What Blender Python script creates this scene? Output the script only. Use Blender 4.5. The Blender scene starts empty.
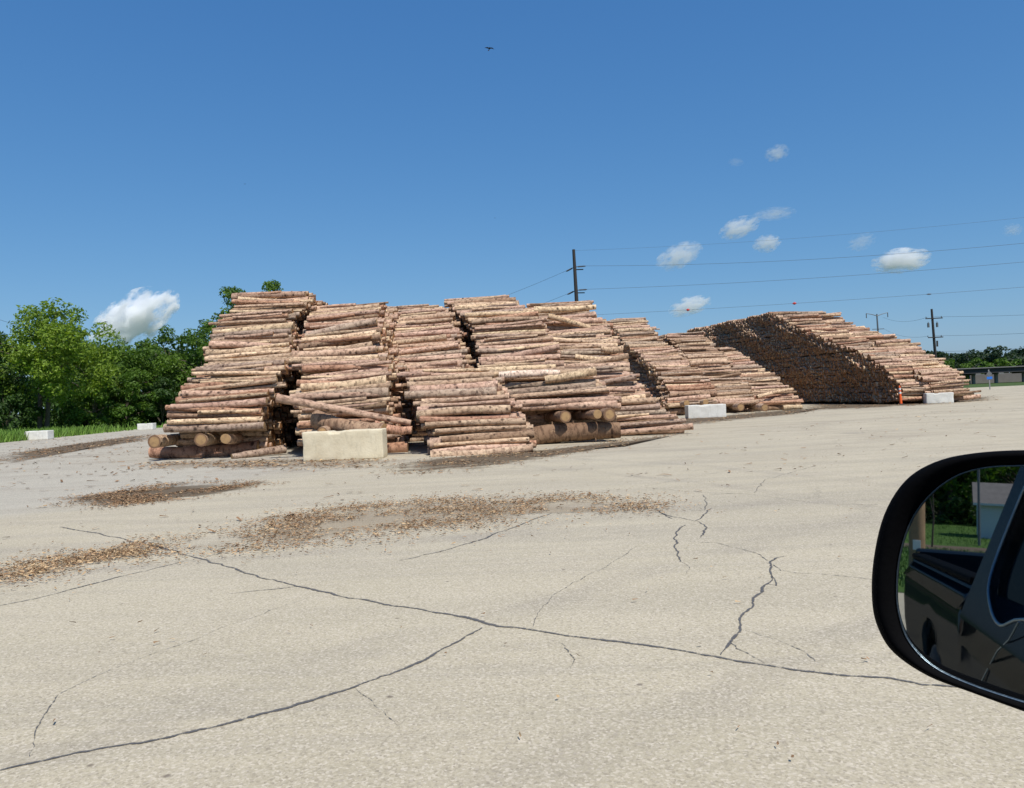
import bpy, math, random
import numpy as np
from mathutils import Vector, Matrix, noise as mnoise
from mathutils.geometry import tessellate_polygon

rnd = random.Random(7)
rng = np.random.default_rng(11)
R = math.radians
S = bpy.context.scene
COL = S.collection

# ------------------------------------------------------------------ camera
F_PX, CX, CY, EYE, ROLL = 797.0, 512.0, 394.0, 1.5, R(2.46)
CAM = np.array([0.0, 0.0, EYE])
CR = np.array([math.cos(ROLL), 0, -math.sin(ROLL)])
CU = np.array([math.sin(ROLL), 0, math.cos(ROLL)])
CF = np.array([0, 1.0, 0])
cd = bpy.data.cameras.new('camera')
cam = bpy.data.objects.new('camera', cd); COL.objects.link(cam)
cam.matrix_world = Matrix(((CR[0], CU[0], -CF[0], 0), (CR[1], CU[1], -CF[1], 0), (CR[2], CU[2], -CF[2], EYE), (0, 0, 0, 1)))
cd.sensor_width = 36; cd.lens = 36 * F_PX / 1024; cd.clip_start = 0.02; cd.clip_end = 12000
S.camera = cam

def ray(x, y):
    return CR * ((x - CX) / F_PX) + CU * ((CY - y) / F_PX) + CF          # unit depth
def at(x, y, d):
    return CAM + ray(x, y) * d
def gnd(x, y, z=0.0):
    r = ray(x, y); return CAM + r * ((z - EYE) / r[2])

# ------------------------------------------------------------------ helpers
def tag(o, label=None, cat=None, group=None, kind=None):
    if label: o['label'] = label
    if cat: o['category'] = cat
    if group: o['group'] = group
    if kind: o['kind'] = kind
    return o

def link(name, me, parent=None):
    o = bpy.data.objects.new(name, me); COL.objects.link(o)
    if parent: o.parent = parent
    return o

def empty(name, loc=(0, 0, 0), rz=0.0):
    o = bpy.data.objects.new(name, None); COL.objects.link(o)
    o.location = loc; o.rotation_euler = (0, 0, rz); o.empty_display_size = 0.2
    return o

def copy_tree(o, parent=None):
    c = o.copy(); COL.objects.link(c); c.parent = parent
    for ch in [x for x in o.children]: copy_tree(ch, c)
    return c

class MB:
    """collects vertices and faces for ONE mesh"""
    def __init__(s): s.v = []; s.f = []; s.m = []; s.sm = []
    def add(s, v, f, mi=0, smooth=False):
        b = len(s.v); s.v += [tuple(map(float, p)) for p in v]
        for q in f: s.f.append(tuple(i + b for i in q)); s.m.append(mi); s.sm.append(smooth)
    def box(s, c, d, rz=0.0, mi=0, M=None):
        x, y, z = d[0] / 2, d[1] / 2, d[2] / 2
        v = [Vector((sx * x, sy * y, sz * z)) for sz in (-1, 1) for sy in (-1, 1) for sx in (-1, 1)]
        rot = M if M is not None else Matrix.Rotation(rz, 3, 'Z')
        v = [rot @ p + Vector(c) for p in v]
        s.add(v, [(0, 2, 3, 1), (4, 5, 7, 6), (0, 1, 5, 4), (2, 6, 7, 3), (0, 4, 6, 2), (1, 3, 7, 5)], mi)
    def tube(s, pts, rad, n=8, mi=0, cap=True, smooth=True):
        pts = [Vector(p) for p in pts]; rad = rad if hasattr(rad, '__len__') else [rad] * len(pts)
        V = []; Fc = []; up = Vector((0, 0, 1)); prev = None
        for i, p in enumerate(pts):
            t = (pts[min(i + 1, len(pts) - 1)] - pts[max(i - 1, 0)]).normalized()
            a = prev if prev is not None else (up if abs(t.dot(up)) < 0.9 else Vector((1, 0, 0)))
            a = (a - t * a.dot(t)).normalized(); prev = a; b = t.cross(a)
            for k in range(n):
                an = 2 * math.pi * k / n
                V.append(p + (a * math.cos(an) + b * math.sin(an)) * rad[i])
        for i in range(len(pts) - 1):
            for k in range(n):
                k2 = (k + 1) % n
                Fc.append((i * n + k, i * n + k2, (i + 1) * n + k2, (i + 1) * n + k))
        s.add(V, Fc, mi, smooth)
        if cap:
            b = (len(pts) - 1) * n
            s.add(V[:n], [tuple(range(n))[::-1]], mi); s.add(V[b:b + n], [tuple(range(n))], mi)
    def build(s, name, mats, parent=None, bevel=0.0, seg=2):
        me = bpy.data.meshes.new(name); me.from_pydata(s.v, [], s.f)
        for m in (mats if isinstance(mats, (list, tuple)) else [mats]): me.materials.append(m)
        me.polygons.foreach_set('material_index', s.m); me.polygons.foreach_set('use_smooth', s.sm); me.update()
        o = link(name, me, parent)
        if bevel:
            b = o.modifiers.new('bevel', 'BEVEL'); b.width = bevel; b.segments = seg; b.limit_method = 'ANGLE'
        return o

def np_mesh(name, V, Fq, mats, mi=None, smooth=None, col=None):
    """V (n,3), Fq (m,4) quads -> mesh; col (m,3) = one colour per face in attribute 'tint'"""
    me = bpy.data.meshes.new(name); n, m = len(V), len(Fq); k = Fq.shape[1]
    me.vertices.add(n); me.vertices.foreach_set('co', np.asarray(V, np.float32).ravel())
    me.loops.add(m * k); me.loops.foreach_set('vertex_index', np.asarray(Fq, np.int32).ravel())
    me.polygons.add(m); me.polygons.foreach_set('loop_start', np.arange(m, dtype=np.int32) * k)
    for x in mats: me.materials.append(x)
    if mi is not None: me.polygons.foreach_set('material_index', np.asarray(mi, np.int32))
    me.polygons.foreach_set('use_smooth', np.zeros(m, bool) if smooth is None else np.asarray(smooth, bool))
    me.update(calc_edges=True); me.validate()
    if col is not None:
        a = me.attributes.new('tint', 'FLOAT_COLOR', 'FACE')
        c = np.ones((m, 4), np.float32); c[:, :3] = col
        a.data.foreach_set('color', c.ravel())
    return me

# ------------------------------------------------------------------ materials
class NT:
    def __init__(s, name):
        s.m = bpy.data.materials.new(name); s.m.use_nodes = True
        s.t = s.m.node_tree; s.n = s.t.nodes; s.l = s.t.links; s.n.clear()
        s.out = s.n.new('ShaderNodeOutputMaterial')
    def node(s, typ, ins=None, **kw):
        x = s.n.new(typ)
        for k, v in kw.items(): setattr(x, k, v)
        for k, v in (ins or {}).items(): s.set(x, k, v)
        return x
    def set(s, x, k, v):
        i = x.inputs[k]
        if hasattr(v, 'is_output') or isinstance(v, bpy.types.NodeSocket): s.l.new(v, i)
        else: i.default_value = v
    def noise(s, vec, scale, detail=4, rough=0.55, dist=0.0):
        return s.node('ShaderNodeTexNoise', {'Vector': vec, 'Scale': scale, 'Detail': detail, 'Roughness': rough, 'Distortion': dist}).outputs[0]
    def ramp(s, fac, stops):
        x = s.node('ShaderNodeValToRGB', {'Fac': fac}); e = x.color_ramp.elements
        while len(e) < len(stops): e.new(0.5)
        for q, (p, c) in zip(e, stops):
            q.position = p; q.color = (c, c, c, 1) if isinstance(c, (int, float)) else (*c, 1)
        return x.outputs[0]
    def mix(s, f, a, b, mode='MIX'):
        x = s.node('ShaderNodeMix', data_type='RGBA', blend_type=mode)
        for k, v in ((0, f), (6, a), (7, b)):
            if isinstance(v, bpy.types.NodeSocket): s.l.new(v, x.inputs[k])
            else: x.inputs[k].default_value = v if k == 0 else ((*v, 1) if len(v) == 3 else v)
        return x.outputs[2]
    def math(s, op, a, b=0.0, c=0.0):
        x = s.node('ShaderNodeMath', operation=op)
        for k, v in enumerate((a, b, c)): s.set(x, k, v)
        return x.outputs[0]
    def vmul(s, vec, k):
        x = s.node('ShaderNodeVectorMath', operation='MULTIPLY'); s.set(x, 0, vec); x.inputs[1].default_value = k; return x.outputs[0]
    def pos(s): return s.node('ShaderNodeNewGeometry').outputs['Position']
    def obj(s): return s.node('ShaderNodeTexCoord').outputs['Object']
    def bump(s, h, strength=0.4, dist=0.02):
        return s.node('ShaderNodeBump', {'Height': h, 'Strength': strength, 'Distance': dist}).outputs[0]
    def bsdf(s, col, rough=0.8, spec=0.3, metal=0.0, normal=None, **kw):
        b = s.node('ShaderNodeBsdfPrincipled', {'Roughness': rough, 'Metallic': metal, 'Specular IOR Level': spec})
        s.set(b, 'Base Color', col if isinstance(col, bpy.types.NodeSocket) else (*col, 1))
        if normal is not None: s.set(b, 'Normal', normal)
        for k, v in kw.items(): s.set(b, k.replace('_', ' '), v)
        return b.outputs[0]
    def done(s, surf): s.l.new(surf, s.out.inputs['Surface']); return s.m

def simple(name, col, rough=0.7, metal=0.0, spec=0.4, var=0.25, scale=6.0, bump=0.15, **kw):
    t = NT(name); n = t.noise(t.obj(), scale, 5)
    c = t.mix(n, tuple(x * (1 - var) for x in col), tuple(min(1, x * (1 + var)) for x in col))
    return t.done(t.bsdf(c, rough, spec, metal, t.bump(t.noise(t.obj(), scale * 8, 4), bump, 0.01), **kw))

def bark_mat(name, mass):
    t = NT(name)
    if mass:
        v = t.vmul(t.pos(), (3.0, 10.0, 10.0)); tint = t.node('ShaderNodeAttribute', attribute_name='tint').outputs[0]
        vk = t.vmul(t.pos(), (9.0, 10.0, 10.0))
    else:
        oi = t.node('ShaderNodeObjectInfo'); tint = oi.outputs['Color']
        sh = t.node('ShaderNodeCombineXYZ', {'X': t.math('MULTIPLY', oi.outputs['Random'], 91.0), 'Y': t.math('MULTIPLY', oi.outputs['Random'], 37.0), 'Z': 0.0}).outputs[0]
        def sh_(k):
            a = t.node('ShaderNodeVectorMath', operation='ADD'); t.set(a, 0, t.vmul(t.obj(), k)); t.set(a, 1, sh); return a.outputs[0]
        v = sh_((9.0, 1.0, 1.0)); vk = sh_((27.0, 1.0, 1.0))
    base = t.mix(t.ramp(t.noise(v, 0.7, 3), [(0.3, 0.0), (0.7, 1.0)]), (0.435, 0.303, 0.230), (0.64, 0.495, 0.385))
    flake = t.ramp(t.noise(vk, 0.9, 7, 0.75), [(0.485, 0.0), (0.60, 1.0)])
    base = t.mix(t.math('MULTIPLY', flake, 0.8), base, (0.17, 0.112, 0.085))
    pale = t.ramp(t.noise(v, 1.6, 5, 0.7), [(0.60, 0.0), (0.68, 1.0)])
    base = t.mix(t.math('MULTIPLY', pale, 0.7), base, (0.80, 0.66, 0.47))
    knot = t.node('ShaderNodeTexVoronoi', {'Vector': vk, 'Scale': 0.42}).outputs['Distance']
    base = t.mix(t.ramp(knot, [(0.13, 0.85), (0.22, 0.0)]), base, (0.07, 0.045, 0.035))
    col = t.mix(1.0, base, tint, 'MULTIPLY')
    h = t.math('ADD', t.noise(vk, 2.2, 6, 0.7), t.math('MULTIPLY', flake, -0.5))
    return t.done(t.bsdf(col, 0.85, 0.2, normal=t.bump(h, 0.7, 0.018)))

def cut_mat(name, mass):
    t = NT(name)
    if mass:
        g = t.node('ShaderNodeAttribute', attribute_name='tint').outputs[0]
        n = t.noise(t.vmul(t.pos(), (1, 1, 1)), 14, 5, 0.7)
        c = t.mix(t.ramp(n, [(0.35, 0.0), (0.65, 1.0)]), (0.13, 0.085, 0.05), (0.36, 0.24, 0.14))
        c = t.mix(1.0, c, g, 'MULTIPLY')
    else:
        ob = t.obj(); sx = t.node('ShaderNodeSeparateXYZ', {'Vector': ob})
        r = t.math('SQRT', t.math('ADD', t.math('POWER', sx.outputs[1], 2.0), t.math('POWER', sx.outputs[2], 2.0)))
        rr = t.math('ADD', r, t.math('MULTIPLY', t.noise(t.vmul(ob, (0, 1, 1)), 2.2, 3), 0.25))
        rings = t.math('SINE', t.math('MULTIPLY', rr, 42.0))
        c = t.mix(t.ramp(rings, [(0.0, 0.0), (1.0, 1.0)]), (0.36, 0.22, 0.105), (0.49, 0.325, 0.165))
        c = t.mix(t.ramp(t.noise(ob, 1.3, 5, 0.7), [(0.45, 0.0), (0.65, 0.7)]), c, (0.26, 0.16, 0.09))
        c = t.mix(t.ramp(r, [(0.78, 0.0), (0.95, 0.8)]), c, (0.16, 0.09, 0.06))
    return t.done(t.bsdf(c, 0.85, 0.15, normal=t.bump(t.noise(t.obj(), 9, 5), 0.3, 0.01)))

def leaf_mat(name, a, b):
    t = NT(name); tint = t.node('ShaderNodeAttribute', attribute_name='tint').outputs[0]
    sp = t.node('ShaderNodeSeparateColor', {'Color': tint})
    c = t.mix(sp.outputs[0], a, b)
    c = t.mix(t.math('MULTIPLY', sp.outputs[1], 1.0), c, tuple(x * 0.45 for x in a))
    d = t.bsdf(c, 0.55, 0.35)
    tr = t.node('ShaderNodeBsdfTranslucent', {'Color': t.mix(1.0, c, (1.3, 1.35, 0.5, 1), 'MULTIPLY')}).outputs[0]
    mx = t.node('ShaderNodeMixShader', {0: 0.36, 1: d, 2: tr}).outputs[0]
    return t.done(mx)

def pavement_mat():
    t = NT('pale_pavement'); p = t.pos()
    sx = t.node('ShaderNodeSeparateXYZ', {'Vector': p})
    big = t.noise(p, 0.16, 5, 0.6); mid = t.noise(p, 1.1, 6, 0.65)
    streak = t.noise(t.vmul(p, (0.12, 0.9, 1)), 0.9, 5, 0.6, 0.6)
    fine = t.noise(p, 48.0, 5, 0.8); grit = t.noise(p, 170.0, 2, 0.6)
    base = t.mix(t.ramp(big, [(0.3, 0.0), (0.7, 1.0)]), (0.434, 0.374, 0.260), (0.492, 0.428, 0.302))
    base = t.mix(t.ramp(mid, [(0.4, 0.0), (0.75, 0.55)]), base, (0.51, 0.44, 0.32))
    base = t.mix(t.ramp(streak, [(0.48, 0.0), (0.72, 0.55)]), base, (0.31, 0.272, 0.205))
    g = t.math('ADD', t.math('ADD', t.math('MULTIPLY', sx.outputs[0], -1.0), -4.7), t.math('MULTIPLY', t.math('ADD', sx.outputs[1], -17.0), 0.52))
    g = t.math('ADD', g, t.math('MULTIPLY', t.math('ADD', big, -0.5), 9.0))
    gm = t.ramp(t.math('MULTIPLY_ADD', g, 0.25, 0.35), [(0.2, 0.0), (0.75, 0.85)])
    base = t.mix(gm, base, t.mix(mid, (0.36, 0.335, 0.275), (0.46, 0.42, 0.34)))
    tr = t.noise(t.vmul(p, (0.05, 0.75, 1)), 1.3, 6, 0.65, 1.2)
    base = t.mix(t.ramp(tr, [(0.50, 0.0), (0.58, 0.28), (0.64, 0.05), (0.8, 0.3)]), base, (0.30, 0.265, 0.21))
    dz = t.math('MULTIPLY', t.ramp(t.math('MULTIPLY', sx.outputs[1], 0.02), [(0.20, 0.0), (0.42, 1.0)]), t.ramp(t.noise(t.vmul(p, (0.35, 1.0, 1)), 0.7, 7, 0.72), [(0.50, 0.0), (0.68, 0.6)]))
    base = t.mix(dz, base, (0.235, 0.185, 0.135))
    for (cx_, cy_, r_) in ((-34, -6, 41), (-34, -6, 42.8), (26, -22, 36), (26, -22, 37.9), (4, 62, 52), (4, 62, 53.8), (-12, 40, 33.5)):
        sb = t.node('ShaderNodeVectorMath', operation='SUBTRACT'); t.set(sb, 0, p); sb.inputs[1].default_value = (cx_, cy_, 0)
        ln = t.node('ShaderNodeVectorMath', operation='LENGTH'); t.set(ln, 0, sb.outputs[0])
        dd = t.math('ABSOLUTE', t.math('SUBTRACT', t.math('ADD', ln.outputs['Value'], t.math('MULTIPLY', big, 2.2)), r_ + 1.1))
        tm = t.math('MULTIPLY', t.ramp(dd, [(0.10, 1.0), (0.22, 0.0)]), t.ramp(mid, [(0.38, 0.05), (0.66, 0.42)]))
        base = t.mix(tm, base, (0.27, 0.235, 0.185))
    wv_ = t.node('ShaderNodeVectorMath', operation='ADD'); t.set(wv_, 0, p); t.set(wv_, 1, t.vmul(t.node('ShaderNodeTexNoise', {'Vector': p, 'Scale': 0.9, 'Detail': 6.0, 'Roughness': 0.65}).outputs['Color'], (1.6, 1.6, 0)))
    hc = t.node('ShaderNodeTexVoronoi', {'Vector': wv_.outputs[0], 'Scale': 0.42}, feature='DISTANCE_TO_EDGE').outputs['Distance']
    hm = t.math('MULTIPLY', t.ramp(hc, [(0.0015, 1.0), (0.006, 0.0)]), t.ramp(t.noise(p, 0.33, 3), [(0.50, 0.0), (0.62, 0.42)]))
    base = t.mix(hm, base, (0.13, 0.115, 0.095))
    oil = t.node('ShaderNodeTexVoronoi', {'Vector': p, 'Scale': 0.28}).outputs['Distance']
    base = t.mix(t.math('MULTIPLY', t.ramp(t.math('ADD', oil, t.math('MULTIPLY', mid, 0.12)), [(0.10, 0.5), (0.20, 0.0)]), 0.8), base, (0.20, 0.175, 0.15))
    base = t.mix(t.ramp(fine, [(0.34, 0.5), (0.47, 0.0)]), base, (0.20, 0.17, 0.13))
    base = t.mix(t.ramp(fine, [(0.53, 0.0), (0.66, 0.45)]), base, (0.68, 0.62, 0.51))
    base = t.mix(t.ramp(grit, [(0.62, 0.0), (0.72, 0.6)]), base, (0.16, 0.14, 0.115))
    cell = t.node('ShaderNodeSeparateColor', {'Color': t.node('ShaderNodeTexVoronoi', {'Vector': p, 'Scale': 85.0}).outputs['Color']})
    base = t.mix(t.ramp(cell.outputs[0], [(0.62, 0.0), (1.0, 0.48)]), base, (0.70, 0.615, 0.50))
    base = t.mix(t.ramp(cell.outputs[1], [(0.66, 0.0), (1.0, 0.42)]), base, (0.19, 0.155, 0.12))
    spots = t.node('ShaderNodeTexVoronoi', {'Vector': p, 'Scale': 2.3}).outputs['Distance']
    base = t.mix(t.ramp(spots, [(0.025, 0.7), (0.05, 0.0)]), base, (0.13, 0.10, 0.08))
    return t.done(t.bsdf(base, 0.9, 0.25, normal=t.bump(t.math('ADD', cell.outputs[2], t.math('MULTIPLY', grit, 0.5)), 0.12, 0.006)))

def grass_ground(name, a, b, dirt=None):
    t = NT(name); p = t.pos()
    c = t.mix(t.ramp(t.noise(p, 0.5, 6, 0.7), [(0.3, 0.0), (0.7, 1.0)]), a, b)
    c = t.mix(t.ramp(t.noise(p, 9, 4, 0.7), [(0.45, 0.0), (0.7, 0.5)]), c, tuple(x * 0.5 for x in a))
    return t.done(t.bsdf(c, 0.9, 0.15, normal=t.bump(t.noise(p, 14, 5, 0.7), 0.9, 0.05)))

def stain_mat(name, col, amount):
    t = NT(name); p = t.pos()
    e = t.node('ShaderNodeAttribute', attribute_name='tint').outputs['Fac']
    n = t.noise(t.vmul(p, (0.6, 1.6, 1)), 1.6, 7, 0.75)
    m = t.math('ADD', e, t.math('MULTIPLY', t.math('ADD', n, -0.5), 2.4))
    m = t.ramp(m, [(0.30, 0.0), (0.75, amount)])
    c = t.mix(t.noise(p, 20, 5, 0.8), tuple(x * 0.55 for x in col), tuple(x * 1.5 for x in col))
    return t.done(t.node('ShaderNodeMixShader', {0: m, 1: t.node('ShaderNodeBsdfTransparent').outputs[0], 2: t.bsdf(c, 0.95, 0.1)}).outputs[0])

def tint_mat(name, rough=0.85, spec=0.2):
    t = NT(name); c = t.node('ShaderNodeAttribute', attribute_name='tint').outputs[0]
    return t.done(t.bsdf(c, rough, spec))

def crack_mat():
    t = NT('tar_crack'); p = t.pos()
    e = t.node('ShaderNodeAttribute', attribute_name='tint')
    sp = t.node('ShaderNodeSeparateColor', {'Color': e.outputs[0]})
    n = t.noise(p, 18, 5, 0.75)
    m = t.math('ADD', t.math('ADD', sp.outputs[0], sp.outputs[1]), t.math('MULTIPLY', t.math('ADD', n, -0.5), 2.6))
    m = t.ramp(m, [(0.30, 0.0), (0.80, 0.95)])
    c = t.mix(t.noise(p, 60, 3), (0.07, 0.066, 0.064), (0.15, 0.14, 0.135))
    return t.done(t.node('ShaderNodeMixShader', {0: m, 1: t.node('ShaderNodeBsdfTransparent').outputs[0], 2: t.bsdf(c, 0.7, 0.3)}).outputs[0])

M = {}
M['bark'] = bark_mat('log_bark', False); M['bark_mass'] = bark_mat('log_bark_heap', True)
M['cut'] = cut_mat('sawn_end', False); M['cut_mass'] = cut_mat('sawn_end_heap', True)
M['pave'] = pavement_mat()
M['grass_far'] = grass_ground('field_grass', (0.05, 0.085, 0.022), (0.085, 0.125, 0.035))
M['lawn'] = grass_ground('mown_lawn', (0.055, 0.11, 0.02), (0.10, 0.17, 0.035))
M['verge'] = grass_ground('verge_grass', (0.075, 0.15, 0.02), (0.13, 0.23, 0.035))
M['dirt'] = simple('bare_dirt', (0.12, 0.08, 0.05), 0.95, var=0.5, scale=3)
M['stain'] = stain_mat('brown_stain', (0.15, 0.11, 0.072), 0.8)
M['stain_soft'] = stain_mat('soft_stain', (0.30, 0.21, 0.13), 0.26)
M['crack'] = crack_mat()
M['chips'] = tint_mat('bark_chips')
M['blades'] = tint_mat('grass_blades', 0.6, 0.3)
M['leaf_lime'] = leaf_mat('lime_leaves', (0.11, 0.195, 0.022), (0.235, 0.33, 0.038))
M['leaf_mid'] = leaf_mat('mid_leaves', (0.068, 0.138, 0.018), (0.145, 0.24, 0.03))
M['leaf_dark'] = leaf_mat('dark_leaves', (0.034, 0.075, 0.015), (0.07, 0.135, 0.025))
M['leaf_far'] = leaf_mat('far_leaves', (0.026, 0.05, 0.028), (0.046, 0.08, 0.036))
M['trunk'] = simple('tree_bark', (0.11, 0.085, 0.065), 0.95, var=0.4, scale=4, bump=0.6)
M['pole'] = simple('dark_pole', (0.035, 0.03, 0.028), 0.8, var=0.3)
M['woodpole'] = simple('tan_pole_wood', (0.34, 0.21, 0.12), 0.85, var=0.35, scale=5, bump=0.5)
M['steel'] = simple('galvanised_steel', (0.16, 0.165, 0.17), 0.5, 0.4)
M['wire'] = simple('dark_wire', (0.09, 0.10, 0.12), 0.6)
M['porcelain'] = simple('insulator', (0.10, 0.09, 0.085), 0.35)
M['red'] = simple('red_ball_paint', (0.55, 0.05, 0.04), 0.5)
M['orange'] = simple('orange_plastic', (0.80, 0.12, 0.02), 0.5, var=0.12)
M['reflect'] = simple('white_band', (0.75, 0.74, 0.72), 0.4, var=0.08)
M['rubber'] = simple('black_rubber', (0.02, 0.02, 0.02), 0.75)
M['blue'] = simple('blue_sign_face', (0.02, 0.15, 0.55), 0.45, var=0.08)
M['girder'] = simple('dark_girder', (0.035, 0.035, 0.04), 0.8)
M['bridge'] = simple('bridge_concrete', (0.16, 0.155, 0.15), 0.9, scale=0.6)
M['parapet'] = simple('parapet_concrete', (0.24, 0.24, 0.24), 0.9, scale=0.4)
M['shedwall'] = simple('shed_siding', (0.62, 0.63, 0.64), 0.7, var=0.08, scale=1)
M['shedroof'] = simple('shed_shingles', (0.17, 0.15, 0.14), 0.95, var=0.35, scale=3)
M['bird'] = simple('bird_feathers', (0.03, 0.02, 0.022), 0.8)
M['birdred'] = simple('bird_rust', (0.22, 0.06, 0.05), 0.8)
def concrete(name, a, b):
    t = NT(name); o = t.obj()
    c = t.mix(t.ramp(t.noise(o, 2.2, 6, 0.65), [(0.3, 0.0), (0.7, 1.0)]), a, b)
    c = t.mix(t.ramp(t.noise(t.vmul(o, (3, 3, 0.7)), 2.0, 6, 0.7), [(0.52, 0.0), (0.75, 0.55)]), c, tuple(x * 0.55 for x in a))
    c = t.mix(t.ramp(t.noise(o, 40, 3, 0.7), [(0.6, 0.0), (0.75, 0.5)]), c, tuple(x * 0.5 for x in a))
    return t.done(t.bsdf(c, 0.92, 0.2, normal=t.bump(t.noise(o, 18, 6, 0.7), 0.45, 0.02)))
M['block_cream'] = concrete('cream_concrete', (0.60, 0.515, 0.36), (0.745, 0.66, 0.49))
M['block_white'] = concrete('white_concrete', (0.62, 0.60, 0.54), (0.76, 0.75, 0.70))
def paint():
    t = NT('dark_truck_paint')
    d = t.node('ShaderNodeBsdfDiffuse', {'Color': (0.014, 0.019, 0.023, 1)}).outputs[0]; gl = t.node('ShaderNodeBsdfGlossy', {'Color': (1, 1, 1, 1), 'Roughness': 0.06}).outputs[0]
    return t.done(t.node('ShaderNodeMixShader', {0: 0.07, 1: d, 2: gl}).outputs[0])
M['paint'] = paint()
M['blackplastic'] = simple('black_plastic', (0.0035, 0.0035, 0.004), 0.8, var=0.2, scale=20, bump=0.08, spec=0.03)
M['gap'] = simple('black_gap', (0.004, 0.004, 0.004), 0.9)
M['trim'] = simple('chrome_trim', (0.22, 0.28, 0.32), 0.35, 0.9)
t = NT('tinted_glass'); M['glass'] = t.done(t.node('ShaderNodeMixShader', {0: .05, 1: t.node('ShaderNodeBsdfDiffuse', {'Color': (0.004, 0.005, 0.006, 1)}).outputs[0], 2: t.node('ShaderNodeBsdfGlossy', {'Roughness': 0.03}).outputs[0]}).outputs[0])
t = NT('mirror_silver'); M['mirror'] = t.done(t.bsdf((0.50, 0.53, 0.54), 0.012, 0.5, 1.0))
M['rim'] = simple('wheel_alloy', (0.45, 0.45, 0.46), 0.35, 0.9)
M['lamp_red'] = simple('tail_lamp_red', (0.35, 0.01, 0.01), 0.2)
M['lamp_clear'] = simple('head_lamp', (0.6, 0.62, 0.62), 0.15)
M['seat'] = simple('grey_seat_cloth', (0.06, 0.06, 0.065), 0.95)

# ------------------------------------------------------------------ world + sun
SUN_EL, SUN_AZ = R(57), R(150)                      # azimuth clockwise from +Y
sdir = Vector((math.sin(SUN_AZ) * math.cos(SUN_EL), math.cos(SUN_AZ) * math.cos(SUN_EL), math.sin(SUN_EL)))
w = bpy.data.worlds.new('World'); S.world = w; w.use_nodes = True
nt = w.node_tree; nt.nodes.clear()
sky = nt.nodes.new('ShaderNodeTexSky'); sky.sky_type = 'NISHITA'; sky.sun_disc = False
sky.sun_elevation = SUN_EL; sky.sun_rotation = SUN_AZ; sky.altitude = 250; sky.air_density = 1.0; sky.dust_density = 0.6; sky.ozone_density = 3.0
bg = nt.nodes.new('ShaderNodeBackground'); bg.inputs['Strength'].default_value = 0.10
wo = nt.nodes.new('ShaderNodeOutputWorld')
sep = nt.nodes.new('ShaderNodeSeparateColor'); comb = nt.nodes.new('ShaderNodeCombineColor'); nt.links.new(sky.outputs[0], sep.inputs[0])
for ch, (gm_, k_) in enumerate(((1.0, .578), (.72, 1.27), (.50, 2.59))):
    p_ = nt.nodes.new('ShaderNodeMath'); p_.operation = 'POWER'; p_.inputs[1].default_value = gm_; m_ = nt.nodes.new('ShaderNodeMath'); m_.operation = 'MULTIPLY'; m_.inputs[1].default_value = k_
    nt.links.new(sep.outputs[ch], p_.inputs[0]); nt.links.new(p_.outputs[0], m_.inputs[0]); nt.links.new(m_.outputs[0], comb.inputs[ch])
nt.links.new(comb.outputs[0], bg.inputs['Color']); nt.links.new(bg.outputs[0], wo.inputs['Surface'])
sl = bpy.data.lights.new('sun', 'SUN'); sl.energy = 4.75; sl.angle = R(0.53); sl.color = (1.0, 0.955, 0.88)
so = bpy.data.objects.new('sun', sl); COL.objects.link(so); so.rotation_euler = sdir.to_track_quat('Z', 'Y').to_euler(); so.location = (0, -20, 60)
S.view_settings.view_transform = 'Standard'; S.view_settings.look = 'None'; S.view_settings.gamma = 1.0; S.view_settings.exposure = 0.0
S.cycles.volume_bounces = 40; S.cycles.max_bounces = 40; S.cycles.transparent_max_bounces = 24; S.cycles.volume_step_rate = 1.0
S.cycles.use_denoising = True

# ------------------------------------------------------------------ ground
def terrain_z(x, y):
    d = math.hypot(x, y)
    z = -0.06
    if y > 70: z -= min(1.6, (y - 70) * 0.0092)
    return z
xs = np.unique(np.concatenate([np.linspace(-4000, -300, 12), np.linspace(-300, 300, 61), np.linspace(300, 4000, 12)]))
ys = np.unique(np.concatenate([np.linspace(-4000, -300, 12), np.linspace(-300, 400, 71), np.linspace(400, 5000, 14)]))
V = np.array([(x, y, terrain_z(x, y)) for y in ys for x in xs]); nx = len(xs)
Fq = np.array([(j * nx + i, j * nx + i + 1, (j + 1) * nx + i + 1, (j + 1) * nx + i) for j in range(len(ys) - 1) for i in range(nx - 1)])
tag(link('ground', np_mesh('ground', V, Fq, [M['grass_far']])), kind='structure')

def poly_sheet(name, pts, z, mat, kind='structure'):
    me = bpy.data.meshes.new(name)
    tri = tessellate_polygon([[Vector((p[0], p[1], 0)) for p in pts]])
    me.from_pydata([(p[0], p[1], z) for p in pts], [], [tuple(q) for q in tri]); me.materials.append(mat); me.update()
    if sum(p.normal.z for p in me.polygons) < 0: me.flip_normals()
    return tag(link(name, me), kind=kind)

edge = [gnd(-120, 452), gnd(0, 443), gnd(60, 436), gnd(120, 430.5), gnd(170, 427)]
far_edge = [(-14, 75), (0, 82), (30, 86), (70, 92), (160, 96)]
lot = [tuple(p[:2]) for p in edge] + far_edge + [(160, -60), (20, -40), (-6, -16), (-14, -9), (-25, 4), (-60, 24)]
poly_sheet('parking_lot', lot, 0.0, M['pave'])

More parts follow.
